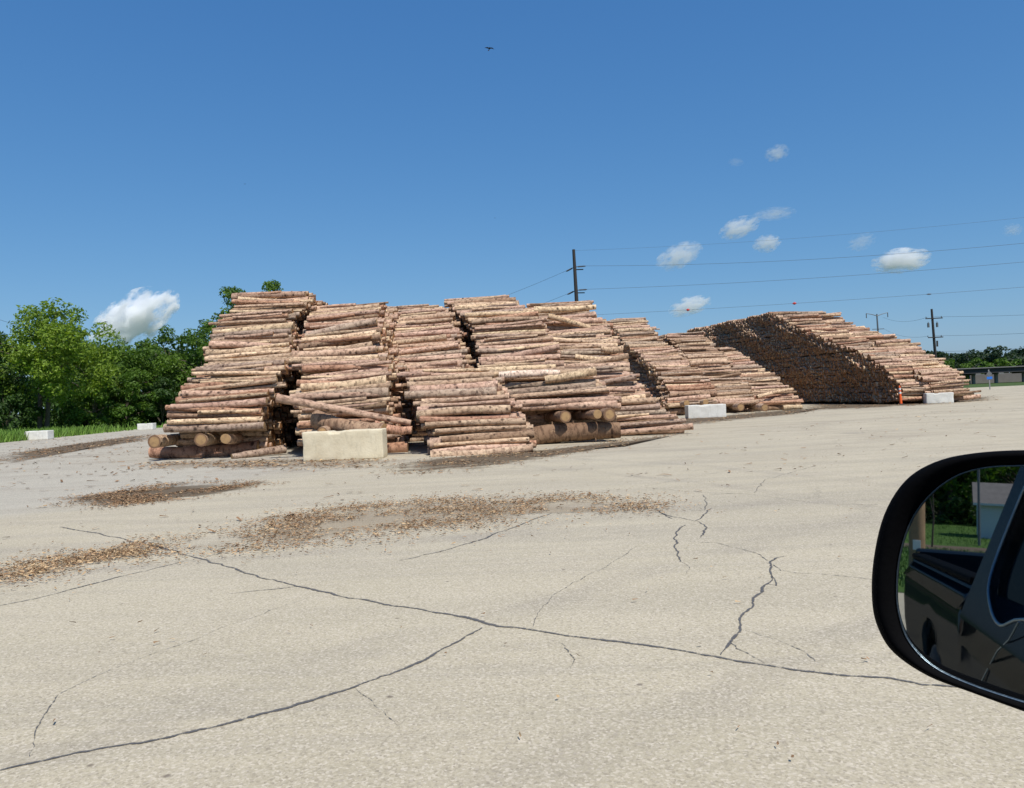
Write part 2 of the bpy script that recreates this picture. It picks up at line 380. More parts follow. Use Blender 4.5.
# brown stains lying on the lot (border 0 -> middle 1 in 'tint', edge broken by noise)
def stain(px, mat, name='dirt_stain', z=0.004):
    P = [gnd(*p) for p in px]; n = len(P)
    # densify
    Q = []
    for i in range(n):
        a, b = P[i], P[(i + 1) % n]
        for k in range(4): Q.append(a + (b - a) * k / 4)
    c = sum(Q) / len(Q); n = len(Q)
    rings = [1.15, 0.8, 0.45, 0.15]; V = []; val = []
    # move towards medial line: shrink depth strongly, lateral less
    for ri, k in enumerate(rings):
        for q in Q:
            V.append((c[0] + (q[0] - c[0]) * (0.35 + 0.65 * k if k < 1 else k), c[1] + (q[1] - c[1]) * k, z))
    Fc = []; 
    for r_ in range(len(rings) - 1):
        for i in range(n): Fc.append((r_ * n + i, r_ * n + (i + 1) % n, (r_ + 1) * n + (i + 1) % n, (r_ + 1) * n + i))
    me = bpy.data.meshes.new(name); me.from_pydata(V, [], Fc + [tuple(range(3 * n, 4 * n))]); me.materials.append(mat); me.update()
    if sum(p.normal.z for p in me.polygons) < 0: me.flip_normals()
    a = me.attributes.new('tint', 'FLOAT_COLOR', 'POINT')
    lv = [0.0, 0.45, 0.9, 1.0]
    c4 = np.ones((len(V), 4), np.float32)
    for r_ in range(4): c4[r_ * n:(r_ + 1) * n, :3] = lv[r_]
    a.data.foreach_set('color', c4.ravel())
    return tag(link(name, me), kind='structure')

L1 = [(200, 549), (235, 532), (280, 518), (340, 509), (420, 498), (480, 502), (560, 495), (655, 503), (655, 511), (560, 513), (480, 524), (400, 532), (330, 541), (250, 552)]
L2 = [(-10, 578), (60, 560), (120, 547), (168, 542), (162, 552), (100, 561), (40, 573), (-10, 585)]
L3 = [(62, 500), (130, 489), (180, 484), (262, 482), (250, 490), (180, 500), (120, 507), (70, 505)]
L4 = [(375, 468), (430, 459), (540, 450), (620, 441), (690, 432), (620, 446), (560, 456), (470, 471), (400, 475)]
L5 = [(-20, 463), (0, 455), (60, 446), (150, 434), (160, 438), (80, 451), (0, 465)]
L6 = [(660, 420), (720, 416), (800, 408), (830, 407), (800, 414), (730, 421), (670, 428)]
L7 = [(800, 405), (860, 403), (920, 401), (990, 396), (1000, 400), (930, 405), (860, 409), (810, 411)]
L8 = [(140, 464), (200, 460), (300, 458), (390, 460), (380, 468), (300, 470), (200, 468), (140, 470)]
for px, m, zz in ((L1, 'stain_soft', .008), (L2, 'stain_soft', .008), (L3, 'stain', .008), (L4, 'stain', .011), (L5, 'stain', .008), (L6, 'stain', .008), (L7, 'stain', .008), (L8, 'stain_soft', .008)):
    stain(px, M[m], z=zz)

# cracks sealed with tar
CRACKS = [
 (0.030, [(60, 527), (100, 534), (140, 543), (180, 553), (215, 563), (260, 577), (305, 588), (350, 598), (400, 606), (440, 613), (490, 624), (540, 632), (590, 638), (640, 645), (700, 654), (760, 665), (820, 672), (900, 681), (945, 686), (1024, 697)]),
 (0.026, [(-30, 775), (20, 766), (80, 752), (150, 741), (210, 729), (255, 716), (300, 704), (345, 692), (390, 675), (430, 658), (462, 640), (482, 628)]),
 (0.018, [(-10, 608), (60, 593), (120, 577), (190, 560)]), (0.02, [(230, 594), (270, 590), (305, 586)]),
 (0.020, [(400, 561), (440, 552), (480, 540), (520, 525), (552, 513)]),
 (0.009, [(310, 597), (270, 611), (180, 645), (110, 670), (60, 695), (35, 725), (33, 757)]),
 (0.022, [(720, 655), (735, 637), (742, 620), (752, 603), (765, 588), (772, 575), (770, 562), (775, 558), (782, 556)]),
 (0.014, [(770, 562), (755, 553), (735, 548), (717, 543), (690, 542)]), (0.016, [(772, 576), (776, 586), (768, 584)]), (0.02, [(774, 565), (781, 571)]),
 (0.024, [(679, 562), (678, 553), (675, 543), (677, 532), (684, 525)]), (0.008, [(682, 560), (688, 568), (686, 574)]),
 (0.018, [(657, 511), (672, 517), (695, 521), (705, 514), (712, 508)]), (0.016, [(697, 521), (706, 528), (700, 538)]), (0.022, [(655, 509), (671, 519)]),
 (0.016, [(703, 495), (708, 505), (704, 510), (692, 511)]), (0.014, [(703, 495), (725, 494), (755, 493), (758, 488), (765, 480), (790, 473), (815, 466)]),
 (0.012, [(640, 487), (690, 492), (755, 495), (820, 504), (890, 505)]), (0.011, [(778, 570), (800, 573), (880, 580)]),
 (0.012, [(730, 642), (750, 655), (770, 666)]), (0.008, [(745, 630), (775, 640), (805, 652), (822, 667)]),
 (0.008, [(358, 688), (375, 705), (385, 712), (402, 728)]), (0.012, [(640, 487), (690, 478), (740, 468)]),
 (0.008, [(640, 545), (600, 570), (560, 590), (535, 615), (530, 630)]), (0.008, [(560, 642), (575, 660), (572, 668)]),
 (0.009, [(520, 470), (610, 465), (700, 468)]), (0.009, [(890, 470), (960, 455), (1024, 449)]),
]
V = []; Fq = []; C = []
for wd, px in CRACKS:
    P = [gnd(*p) for p in px]; path = []
    for i in range(len(P) - 1):
        n = max(3, int(np.linalg.norm(P[i + 1] - P[i]) / 0.04)); n = min(n, 70)
        for k in range(n): path.append(P[i] + (P[i + 1] - P[i]) * k / n)
    path.append(P[-1]); n = len(path); sd = rnd.random() * 50
    for i, p in enumerate(path):
        tdir = path[min(i + 1, n - 1)] - path[max(i - 1, 0)]; tdir = tdir / (np.linalg.norm(tdir) + 1e-9)
        nr = np.array([-tdir[1], tdir[0], 0])
        q = p + nr * (0.035 * mnoise.noise((p[0] * 4 + sd, p[1] * 4, 0)) + 0.012 * mnoise.noise((p[0] * 13, p[1] * 13 + sd, 3)) + .010 * mnoise.noise((p[0] * 40, p[1] * 40 + sd, 3)))
        w_ = wd * .78 * (0.5 + 1.2 * abs(mnoise.noise((p[0] * 1.3, p[1] * 1.3 + sd, 9)))) * (1 + 0.012 * np.linalg.norm(p))
        if i < 3 or i > n - 4: w_ *= 0.5
        for s_ in (-1.6, 0, 1.6):
            V.append((q[0] + nr[0] * w_ * s_ / 2, q[1] + nr[1] * w_ * s_ / 2, 0.004))
            C.append((0.2 if s_ else 0.8, 0.16 if wd > 0.015 else -0.06, 0, 1))
    b = len(V) - 3 * n
    for i in range(n - 1):
        for k in range(2): Fq.append((b + 3 * i + k, b + 3 * i + k + 1, b + 3 * i + k + 4, b + 3 * i + k + 3))
me = np_mesh('pavement_cracks', np.array(V), np.array(Fq), [M['crack']])
if me.polygons[0].normal.z < 0: me.flip_normals()
a = me.attributes.new('tint', 'FLOAT_COLOR', 'POINT'); a.data.foreach_set('color', np.array(C, np.float32).ravel())
tag(link('pavement_cracks', me), kind='structure')

# ------------------------------------------------------------------ bark litter (stuff)
def in_poly(px, py, poly):
    ins = np.zeros(len(px), bool); n = len(poly); j = n - 1
    for i in range(n):
        xi, yi, xj, yj = poly[i][0], poly[i][1], poly[j][0], poly[j][1]
        c = ((yi > py) != (yj > py)) & (px < (xj - xi) * (py - yi) / (yj - yi + 1e-12) + xi); ins ^= c; j = i
    return ins
chips = []   # x,y,len,wid,tone
def scatter(px, count, size, clump=0.5, pale=0.3, soft=.28):
    poly = [gnd(*p)[:2] for p in px]; A = np.array(poly); lo, hi = A.min(0) - .6, A.max(0) + .6
    got = 0; tries = 0
    while got < count and tries < 60:
        tries += 1
        q = lo + rng.random((count * 2, 2)) * (hi - lo) + rng.normal(0, .12, (count * 2, 2))
        q = q[in_poly(q[:, 0] + rng.normal(0, soft, len(q)), q[:, 1] + rng.normal(0, soft, len(q)), poly)]
        for x, y in q:
            if 1.0 * mnoise.noise((x * .9, y * 1.3, 2.2)) + 0.5 * mnoise.noise((x * 5, y * 6, 5)) + 0.35 < clump * rnd.random() * 1.6 - 0.1: continue
            chips.append((x, y, size * rnd.uniform(.5, 1.7), size * rnd.uniform(.15, .5), rnd.random() < pale)); got += 1
            if got >= count: break
scatter(L1, 7800, 0.032, 1.0, .3); scatter(L2, 2300, 0.032, 1.0, .5); scatter(L3, 3800, 0.042, .8, .12); scatter(L1, 2500, 0.03, .1, .3, .7); scatter(L2, 1000, 0.03, .1, .4, .5); scatter(L4, 1500, 0.06, .8, .2)
scatter(L5, 1800, 0.08, .6, .1); scatter(L6, 700, 0.10, .6, .15); scatter(L7, 500, .12, .6, .1); scatter(L8, 1300, 0.09, .7, .3)
scatter([(0, 440), (160, 432), (400, 462), (690, 435), (1000, 405), (1010, 440), (700, 500), (300, 560), (0, 600)], 520, 0.09, 0.9, .15)
scatter([(-20, 520), (640, 480), (1024, 430), (1024, 788), (0, 788)], 260, 0.026, 1.0, .2)
scatter([(0, 440), (150, 434), (260, 480), (160, 500), (0, 520)], 420, 0.13, .9, .15)
n = len(chips); CH = np.array(chips, float); ang = rng.normal(0.1, 0.9, n); tl = rng.normal(0, .22, (n, 2))
dx, dy = np.cos(ang), np.sin(ang); cor = []
for sx_, sy_ in ((-1, -1), (1, -.7), (1, 1), (-1, .7)):
    ux = sx_ * CH[:, 2] / 2; uy = sy_ * CH[:, 3] / 2
    cor.append(np.stack([CH[:, 0] + dx * ux - dy * uy, CH[:, 1] + dy * ux + dx * uy, np.maximum(0.013, 0.017 + rng.random(n) * .012 + tl[:, 0] * ux + tl[:, 1] * uy)], 1))
V = np.stack(cor, 1).reshape(-1, 3); Fq = np.arange(n * 4).reshape(-1, 4)
br = np.array([(0.27, .16, .085)]) * rng.uniform(.35, 1.35, (n, 1)); pl = np.array([(0.52, .36, .20)]) * rng.uniform(.6, 1.2, (n, 1))
tone = np.where(CH[:, 4:5] > 0.5, pl, br)
tag(link('bark_litter', np_mesh('bark_litter', V, Fq, [M['chips']], col=tone)), 'brown bark chips and splinters scattered over the pale pavement', 'bark litter', kind='stuff')

# ------------------------------------------------------------------ logs
VAR = []
def make_variant(i):
    r_ = random.Random(100 + i); NS, NK = 22, 14; mb = MB(); V = []; off = []
    bend = r_.uniform(-.45, .45), r_.uniform(-.45, .45); ph = r_.uniform(0, 50); tp = r_.choice((-1, 1)) * r_.uniform(.05, .20); fl = r_.uniform(0, .10) 
    for s in range(NS + 1):
        u = s / NS; x = u - .5; k = 1 - 4 * x * x
        cy = bend[0] * k + .07 * mnoise.noise((u * 5, ph, 0)); cz = bend[1] * k + .07 * mnoise.noise((u * 5, ph, 9))
        base = 1 + tp * x * 2 + fl * max(0, x * 2 * (1 if tp > 0 else -1)) ** 3
        for q in range(NK):
            an = 2 * math.pi * q / NK
            rr = base * (1 + .075 * mnoise.noise((u * 9, math.cos(an) * 1.1 + ph, math.sin(an) * 1.1)) + .05 * mnoise.noise((u * 34, math.cos(an) * 2.3, math.sin(an) * 2.3 + ph)))
            V.append((x, cy + rr * math.cos(an), cz + rr * math.sin(an)))
    Fc = [(s * NK + q, s * NK + (q + 1) % NK, (s + 1) * NK + (q + 1) % NK, (s + 1) * NK + q) for s in range(NS) for q in range(NK)]
    mb.add(V, Fc, 0, True)
    for _ in range(r_.randint(4, 8)):       # branch stubs
        s = r_.randint(2, NS - 2); q = r_.randrange(NK); p = Vector(V[s * NK + q]); c = Vector((p.x, 0, 0)); d = (p - c).normalized()
        mb.tube([p - d * .15, p + d * r_.uniform(.12, .38) + Vector((r_.uniform(0, .006), 0, 0))], [.0001 + .2, .13], 5)
        # squash along the length: stub is round in metres (length scale ~ 2.9, radius scale ~ 0.1)
        for vi in range(len(mb.v) - 20, len(mb.v)):
            x_, y_, z_ = mb.v[vi]; mb.v[vi] = (p.x + (x_ - p.x) * 0.035, y_, z_)
    me = bpy.data.meshes.new('log_body'); me.from_pydata(mb.v, [], mb.f); me.materials.append(M['bark'])
    me.polygons.foreach_set('use_smooth', [True] * len(mb.f)); me.update()
    a = V[:NK]; b = V[-NK:]; ends = []
    for ring, sgn in ((a, -1), (b, 1)):
        e = MB(); c = np.mean(np.array(ring), 0); c[0] += sgn * 0.002
        vs = [tuple(p) for p in ring] + [tuple(c)]
        e.add(vs, [((q + 1) % NK, q, NK) if sgn < 0 else (q, (q + 1) % NK, NK) for q in range(NK)])
        me2 = bpy.data.meshes.new('cut_end'); me2.from_pydata(e.v, [], e.f); me2.materials.append(M['cut']); me2.update(); ends.append(me2)
    VAR.append((me, ends))
for i in range(14): make_variant(i)

TONES = {'pinkish': (1.05, 0.93, 0.86), 'tan': (1.02, 0.95, 0.82), 'greyish': (0.80, 0.78, 0.74), 'reddish brown': (0.88, 0.66, 0.55),
         'pale yellow': (1.32, 1.27, 1.05), 'weathered brown': (0.66, 0.57, 0.47), 'whitish': (1.5, 1.55, 1.55), 'dark brown': (0.42, 0.34, 0.28)}
LOGN = [0]
def log(center, d, L, r, tone, label, group='logs in the open yard stacks', var=None, jit=True):
    me, me2 = VAR[rnd.randrange(len(VAR)) if var is None else var]
    o = link('log', me); d = Vector(d).normalized()
    roll = Matrix.Rotation(rnd.uniform(0, 6.28), 4, 'X')
    q = Vector((1, 0, 0)).rotation_difference(d).to_matrix().to_4x4()
    o.matrix_world = Matrix.Translation(Vector(center)) @ q @ roll @ Matrix.Diagonal((L, r, r, 1))
    k = rnd.uniform(.88, 1.12) if jit else 1.0; c = TONES[tone]; o.color = (c[0] * k, c[1] * k * rnd.uniform(.97, 1.03), c[2] * k, 1)
    tag(o, label, 'log', group)
    for m2 in me2: link('cut_end', m2, o)
    LOGN[0] += 1
    return o

# the rest of the heaps: one mesh of many plain logs
HC, HD, HL, HR, HT = [], [], [], [], []
def heap(c, d, L, r, tone, cutk):
    HC.append(tuple(c)); HD.append(tuple(d)); HL.append(L); HR.append(r)
    k = rnd.uniform(.8, 1.12); t_ = TONES[tone]; HT.append((t_[0] * k, t_[1] * k, t_[2] * k, cutk * rnd.uniform(.5, 1.3)))

ORD = 'lowest second third fourth fifth sixth seventh eighth ninth tenth eleventh twelfth thirteenth fourteenth fifteenth sixteenth seventeenth eighteenth nineteenth twentieth twenty-first twenty-second twenty-third twenty-fourth twenty-fifth twenty-sixth twenty-seventh twenty-eighth twenty-ninth thirtieth thirty-first thirty-second thirty-third thirty-fourth thirty-fifth thirty-sixth thirty-seventh thirty-eighth thirty-ninth fortieth forty-first forty-second forty-third forty-fourth forty-fifth'.split()

def pick(tw): 
    x = rnd.random() * sum(w for _, w in tw)
    for n_, w_ in tw:
        x -= w_
        if x <= 0: return n_
    return tw[-1][0]

def rank(where, KF, L, lean, N, step=0.16, tilt=0.0, tones=None, single=True, rmean=0.081, mess=1.0, back=6.0, allback=False, jl=0.07, group=None, cutk=1.0, ej=1.0):
    """one stack: front follows the keyframes (left end in pixels + distance), logs lie along X"""
    P = [at(x, y, d) for x, y, d in KF]; P.sort(key=lambda p: p[2]); P = np.array(P); P[:, 0] += L / 2
    zs = np.maximum.accumulate(P[:, 2] + np.arange(len(P)) * 1e-6)
    n = max(2, int((zs[-1] - zs[0]) / step) + 1)
    axis = np.array([-lean, 1.0, 0]); k = 0
    dend = P[-1][1] + back
    shift = 0.0
    if zs[0] > .3:
        zz = .1
        while zz < zs[0] - .06:
            yy = P[0][1] + 1.1
            while yy < dend:
                heap(np.array([P[0][0] + rnd.gauss(0, .12) - lean * (yy - P[0][1]), yy, zz]), Vector((1, rnd.gauss(0, .03), rnd.gauss(0, .02))), L * rnd.uniform(.9, 1.02), rnd.uniform(.08, .12), pick(tones), cutk); yy += .2
            zz += .18
    shift = 0.0
    for k in range(n):
        z = zs[0] + (zs[-1] - zs[0]) * k / max(1, n - 1)
        c = np.array([np.interp(z, zs, P[:, 0]), np.interp(z, zs, P[:, 1]), z])
        shift = 0.6 * shift + rnd.gauss(0, jl)
        tl = R(tilt(k / n) if callable(tilt) else tilt)
        last = k >= n - 2
        nb = int((dend - c[1]) / .19)
        zc = rnd.gauss(0, .022)
        for j in range(0, nb + 1):
            r = min(.155, max(.058, rnd.gauss(rmean, .026)))
            big = rnd.random() < .10 * mess
            dirv = Vector((1, rnd.gauss(0, .03 * mess), math.tan(tl) + rnd.gauss(0, .025 * mess) + (rnd.gauss(0, .055) if big else 0)))
            cc = c + axis * (j * .19 + rnd.uniform(-.05, .05)) + np.array([shift + rnd.gauss(0, .085) * ej, rnd.gauss(0, .085) if j < 3 else 0, zc + rnd.gauss(0, .018)])
            if j > 8: cc[0] += .34 * ej * math.sin(j * .21 + k * .05 + zs[0] * 9)
            if j and last: cc[2] += .06 * mnoise.noise((cc[1] * .8, cc[0], 1)) 
            ll = L * (1 + rnd.uniform(-.10, .03) * ej)
            tone = pick(tones)
            if j < 3 and rnd.random() < .22:      # thin log wedged in the seam
                dv2 = Vector((1, rnd.gauss(0, .04), math.tan(tl) + rnd.gauss(0, .03))); c2 = cc + np.array([rnd.gauss(0, .25), -.055 - .04 * rnd.random(), step * .5])
                heap(c2, dv2, ll * rnd.uniform(.5, .98), rnd.uniform(.04, .065), pick(tones), cutk)
            if j == 0 and single:
                log(cc, dirv, ll, r, tone, f'{tone} log, {ORD[k]} from the ground, {where}' if k else f'{tone} log at the bottom, {where}', group or 'logs in the open yard stacks')
            else:
                heap(cc, dirv, ll, r, tone, cutk)

PINK = [('pinkish', 5.4), ('tan', 3), ('greyish', 1.3), ('pale yellow', 1.5), ('reddish brown', 1), ('weathered brown', .8)]
MIXT = [('pinkish', 2.2), ('tan', 3.2), ('greyish', 1.7), ('pale yellow', 1.5), ('reddish brown', 1.2), ('weathered brown', 1.2)]
BRN = [('weathered brown', 4), ('tan', 2.5), ('greyish', 2), ('pinkish', 1.2), ('pale yellow', .4)]
DRK = [('weathered brown', 3), ('dark brown', 2), ('tan', 1), ('greyish', 1)]
# A: left stack
rank('tall front stack beside the trees', [(162, 429, 23), (164, 411, 23.2), (175, 397, 23.6), (193, 374, 24.3), (203, 361, 25.5), (211, 346, 26.8), (217, 327, 28.5), (234, 308, 30), (240, 297, 30.6)], 2.8, .12, 14, .168, 0.6, MIXT, rmean=.083, mess=1.5, jl=.08)
rank('front stack behind the long cream block', [(298, 441, 22.2), (296, 428, 22.3), (294, 397, 22.8), (297, 376, 23.6), (296, 356, 25), (300, 343, 26.5), (303, 331, 27.8), (309, 313, 30.5), (312, 309, 31.5)], 2.72, .08, 14, .165, lambda u: 4.6 * math.sin(u * 7) if .25 < u < .5 else (3.4 if .5 <= u < .85 else 1.0), PINK, rmean=.083, mess=1.4)
rank('stack rising behind low pink heap', [(392, 383, 26.5), (392, 368, 27.5), (390, 350, 28.8), (388, 330, 31), (385, 318, 33), (383, 310, 35)], 2.62, .06, 12, .165, 2.0, PINK, mess=1.2)
rank('low pink heap beside cream block', [(432, 452, 20.3), (424, 440, 20.6), (422, 425, 20.9), (416, 406, 21.5), (410, 391, 22.3), (404, 381, 23), (401, 375, 23.6)], 2.58, .03, 16, .158, 0.5, PINK, rmean=.085, mess=.8, jl=.06, back=2.2)
rank('highest stack in the middle', [(482, 385, 26.4), (482, 372, 27), (481, 354, 28), (477, 341, 29.5), (472, 328, 30.8), (463, 316, 32.5), (452, 305, 34.5), (446, 300, 36)], 2.78, .07, 14, .165, 1.2, PINK, mess=1.2)
rank('short heap propped on thick dark log', [(520, 409, 23.3), (516, 402, 23.5), (507, 394, 24), (501, 383, 24.7), (498, 375, 25.3)], 2.93, .04, 14, .165, 0.8, PINK, mess=1.2, back=2.0)
rank('stack under the tall utility pole', [(596, 432, 25.4), (576, 415, 26), (556, 396, 26.6), (553, 381, 27.3), (547, 364, 28.5), (543, 348, 30), (541, 328, 33), (526, 315, 34), (527, 306, 36)], 2.85, .05, 14, .165, 0.3, MIXT, mess=1.8, jl=.1)
rank('far stack behind small white block', [(668, 406, 41.7), (669, 395, 42.8), (662, 379, 45), (651, 366, 47.5), (633, 350, 50.5), (619, 337, 53), (613, 324, 55.5), (612, 320.5, 56.5)], 2.5, .1, 34, .165, .5, MIXT, mess=1.1, back=8)
rank('weathered far stack with low supports', [(712, 405, 42), (709, 396, 43), (702, 381, 45.5), (688, 362, 49), (676, 345, 53), (668, 335, 55)], 2.5, .1, 10, .165, .3, BRN, mess=1.2, back=8)
rank('far stack nearest dark end wall', [(757, 404, 43.2), (752, 397, 44.5), (747, 387, 46), (732, 376, 48.5), (716, 365, 51.5), (697, 350, 55)], 2.5, .1, 10, .165, .6, MIXT, mess=1.6, back=8)
# J: long pile with its wall of butt ends (all in the heap mesh)
rank('', [(899, 400, 44), (899, 386, 44.3), (884, 368, 45.1), (855, 351, 47.8), (825, 339, 50.8), (804, 329.5, 53.1), (785, 321, 55.8), (768, 313.5, 58)], 2.1, .2, 12, .165, .4, MIXT, single=False, mess=1.1, back=14.5, allback=True, rmean=.092, jl=.02, cutk=1.15, ej=.28)
rank('', [(939, 395, 43.5), (932, 386, 43.8), (918, 376, 44.4), (892, 357, 46.3), (872, 345, 49.2), (853, 336, 52.2), (828, 326, 55), (806, 318, 57.5), (797, 314, 58.8)], 2.1, .2, 14, .165, .4, PINK, single=False, mess=1.3, back=4, rmean=.088, jl=.15)

# ragged clumps of butt ends standing proud along the seam of the farthest pile
for px, py, d_, nl_ in ((857, 341, 50.2, 12), (880, 346.5, 48.0, 12), (892, 358, 46.6, 16), (902, 363, 46.0, 9), (921, 376, 44.4, 12), (808, 319, 56.5, 10), (790, 318, 55.6, 9)):
    for q in range(nl_):
        p = at(px + rnd.uniform(-8, 7), py + rnd.uniform(-4.5, 4), d_ + rnd.uniform(-.2, .25)); heap(p + np.array([1.05, 0, 0]), Vector((1, rnd.gauss(0, .04), rnd.gauss(0, .03))), 2.1, rnd.uniform(.07, .11), pick(PINK), .9)

# single odd logs
g1 = 'logs in the open yard stacks'
def plog(a, b, r, tone, label, da, db=None):
    p, q = at(*a, da), at(*b, db or da); c = (p + q) / 2
    if c[2] < r: c[2] = r + .005
    return log(c, q - p, float(np.linalg.norm(q - p)), r, tone, label)
plog((151, 458), (259, 454), .20, 'reddish brown', 'thick reddish log lying on the pavement under the tall stack by the trees', 24.0)
plog((232, 461), (285, 453), .105, 'greyish', 'short thin grey log lying on the ground in front of the dark gap', 22.6, 23.6)
for px, lb in ((159, 'sawn support log, the one nearest the trees, ends facing out under the tall stack'), (203.5, 'sawn support log in the middle of the three under the tall tree-side stack'), (227, 'sawn support log, nearest the pale block, under the tall tree-side stack')):
    p = at(px, 441.5, 23.1); p[2] = .57; log(p + np.array([0, 1.3, 0]), (.03 * (px - 200) / 40, -1, 0), 3.0, .165, 'tan', lb)
plog((277, 398), (411, 423), .098, 'pinkish', 'long pinkish log slanting down across the stack behind the pale block', 21.5)
plog((316, 419), (384, 430), .21, 'weathered brown', 'thick grey brown log resting just above the long pale block', 22.0, 21.2)
for px, lb in ((320, 'round sawn log end peeking over the pale block top'), (345, 'small sawn log end sitting on the pale block top')):
    p = at(px, 432, 20.75); log(p + np.array([0, 1.2, 0]), (.05, -1, 0), 2.4, .11 if px < 330 else .075, 'tan', lb)
plog((375, 426), (412, 430), .12, 'reddish brown', 'reddish log end poking out beside the pale block', 21.4)
plog((320, 450), (408, 448), .15, 'reddish brown', 'reddish log lying on the ground behind the pale block', 22.4)
plog((529, 446), (620, 438), .26, 'dark brown', 'thick dark bark log on the pavement under the propped heap', 23.2)
for px, py, lb in ((564, 416.5, 'support log under the propped heap, nearest the low pink heap'), (596, 414, 'fat middle support log under the propped heap'), (608, 414.5, 'support log at the outer end of the propped heap')):
    p = at(px, py, 22.9); log(p + np.array([-.35, 1.2, 0]), (.3, -1, 0), 2.7, .15, 'weathered brown', lb)
plog((499, 376), (560, 373), .115, 'whitish', 'smooth whitish birch log lying on top of the propped heap', 24.5)
plog((545, 380), (596, 371), .125, 'pale yellow', 'pale log end on top of the propped heap', 24.3)
for px, py, lb in ((687, 403, 'sawn support log end beside the small white block'), (706, 402, 'sawn support log end just above the small white block'), (741, 407, 'sawn support log under the weathered far stack'), (765, 407.5, 'support log under the far stack by the dark wall')):
    p = at(px, py, 41.2); log(p + np.array([-.1, 1.2, 0]), (.05, -1, 0), 2.6, .17, 'tan', lb)
plog((669, 414), (720, 412), .17, 'weathered brown', 'dark log on the ground behind the small white block', 42)
plog((726, 413), (800, 408), .14, 'weathered brown', 'low brown log on the ground under the weathered far stack', 43, 44)
plog((783, 411), (802, 410), .13, 'pale yellow', 'short pale log on the ground by the dark wall foot', 42.5)
plog((757, 397), (793, 389), .09, 'pale yellow', 'thin pale log leaning across the far stack', 43.2, 44.2)
plog((804, 320), (826, 314), .08, 'pale yellow', 'thin pole sticking out from the top of the farthest pile', 62)
plog((690, 364), (727, 362), .17, 'tan', 'thick tan log bulging from the far stacks seam', 47)
plog((948, 399), (980, 396), .13, 'pinkish', 'pinkish log on the ground behind the farthest white block', 44.5)
# yellow peeled logs on the crest under the pole
for a_, b_, lb in (((534, 310), (596, 307), 'peeled yellowish log on the crest below the utility pole'), ((548, 316), (590, 328), 'peeled yellowish log slanting down from the crest below the pole'), ((575, 357), (611, 360), 'peeled yellowish log low on the stack under the pole'), ((601, 349), (623, 349), 'short peeled log stub jutting from the stack under the pole')):
    plog(a_, b_, .12, 'pale yellow', lb, 32.5 if a_[1] < 330 else 29)

# build heap mesh
n = len(HC); NK = 9
c = np.array(HC); d = np.array(HD); d /= np.linalg.norm(d, axis=1)[:, None]; Lh = np.array(HL)[:, None]; rh = np.array(HR)[:, None]; T = np.array(HT)
up = np.array([[0, 0, 1.0]]); a1 = np.cross(d, up); a1 /= np.linalg.norm(a1, axis=1)[:, None]; a2 = np.cross(a1, d)
ph = rng.random((n, 1)) * 6.28; tp = rng.uniform(.86, 1.14, (n, 1))
rings = []
for e, k in ((-.5, 1), (-.1, 1), (.5, 1), (-.5, 2), (.5, 2)):
    rr = rh * (tp if e < 0 else 2 - tp) if abs(e) > .2 else rh * rng.uniform(.95, 1.1, (n, 1))
    ctr = c + d * Lh * e * (1.0005 if k == 2 else 1) + (rng.normal(0, .02, (n, 3)) if abs(e) < .2 else 0)
    ring = np.stack([ctr + (a1 * np.cos(ph + 2 * np.pi * q / NK) + a2 * np.sin(ph + 2 * np.pi * q / NK)) * rr * (1 + .09 * math.sin(q * 2.3 + e)) for q in range(NK)], 1)
    rings.append(ring)
# centres for caps
capc = [c - d * Lh * .5005, c + d * Lh * .5005]
V = np.concatenate([np.concatenate(rings, 1), np.stack(capc, 1)], 1)       # n, 5*NK+2, 3
per = V.shape[1]; fl = []; mi = []; sm = []
for q in range(NK):
    q2 = (q + 1) % NK
    fl.append((q, NK + q, NK + q2, q2)); mi.append(0); sm.append(True)
    fl.append((NK + q, 2 * NK + q, 2 * NK + q2, NK + q2)); mi.append(0); sm.append(True)
FQ = (np.array(fl)[None] + (np.arange(n) * per)[:, None, None]).reshape(-1, 4)
# caps as quads (pairs of rim vertices + centre)
cp = []
for q in range(0, NK, 2):
    m1 = (q + 1) % NK; m2 = (q + 2) % NK
    if q == NK - 1: m1 = None
    if m1 is None: continue
    cp.append((3 * NK + q, 3 * NK + m1, 3 * NK + m2, 5 * NK)); cp.append((4 * NK + m2, 4 * NK + m1, 4 * NK + q, 5 * NK + 1))
qx = NK - 1
cp.append((3 * NK + qx, 3 * NK + 0, 5 * NK, 5 * NK)); cp.append((4 * NK + 0, 4 * NK + qx, 5 * NK + 1, 5 * NK + 1))
cp = [x for x in cp if len(set(x)) == 4]
CQ = (np.array(cp)[None] + (np.arange(n) * per)[:, None, None]).reshape(-1, 4)
Fq = np.concatenate([FQ, CQ]); nb = len(fl); nc = len(cp)
T[:, 3:4] = T[:, 3:4]
MI = np.concatenate([np.zeros(len(FQ)), np.ones(len(CQ))]); SM = np.concatenate([np.ones(len(FQ), bool), np.zeros(len(CQ), bool)])
colr = np.concatenate([np.repeat(T[:, :3], nb, 0), np.repeat(T[:, 3:4] * np.array([[1.3, .92, .62]]), nc, 0)])
me = np_mesh('piled_logs', V.reshape(-1, 3), Fq, [M['bark_mass'], M['cut_mass']], MI, SM, colr)
tag(link('piled_logs', me), 'mass of stacked timber logs filling the piles behind the front logs', 'log pile', kind='stuff')
print("LOGS", LOGN[0], n)

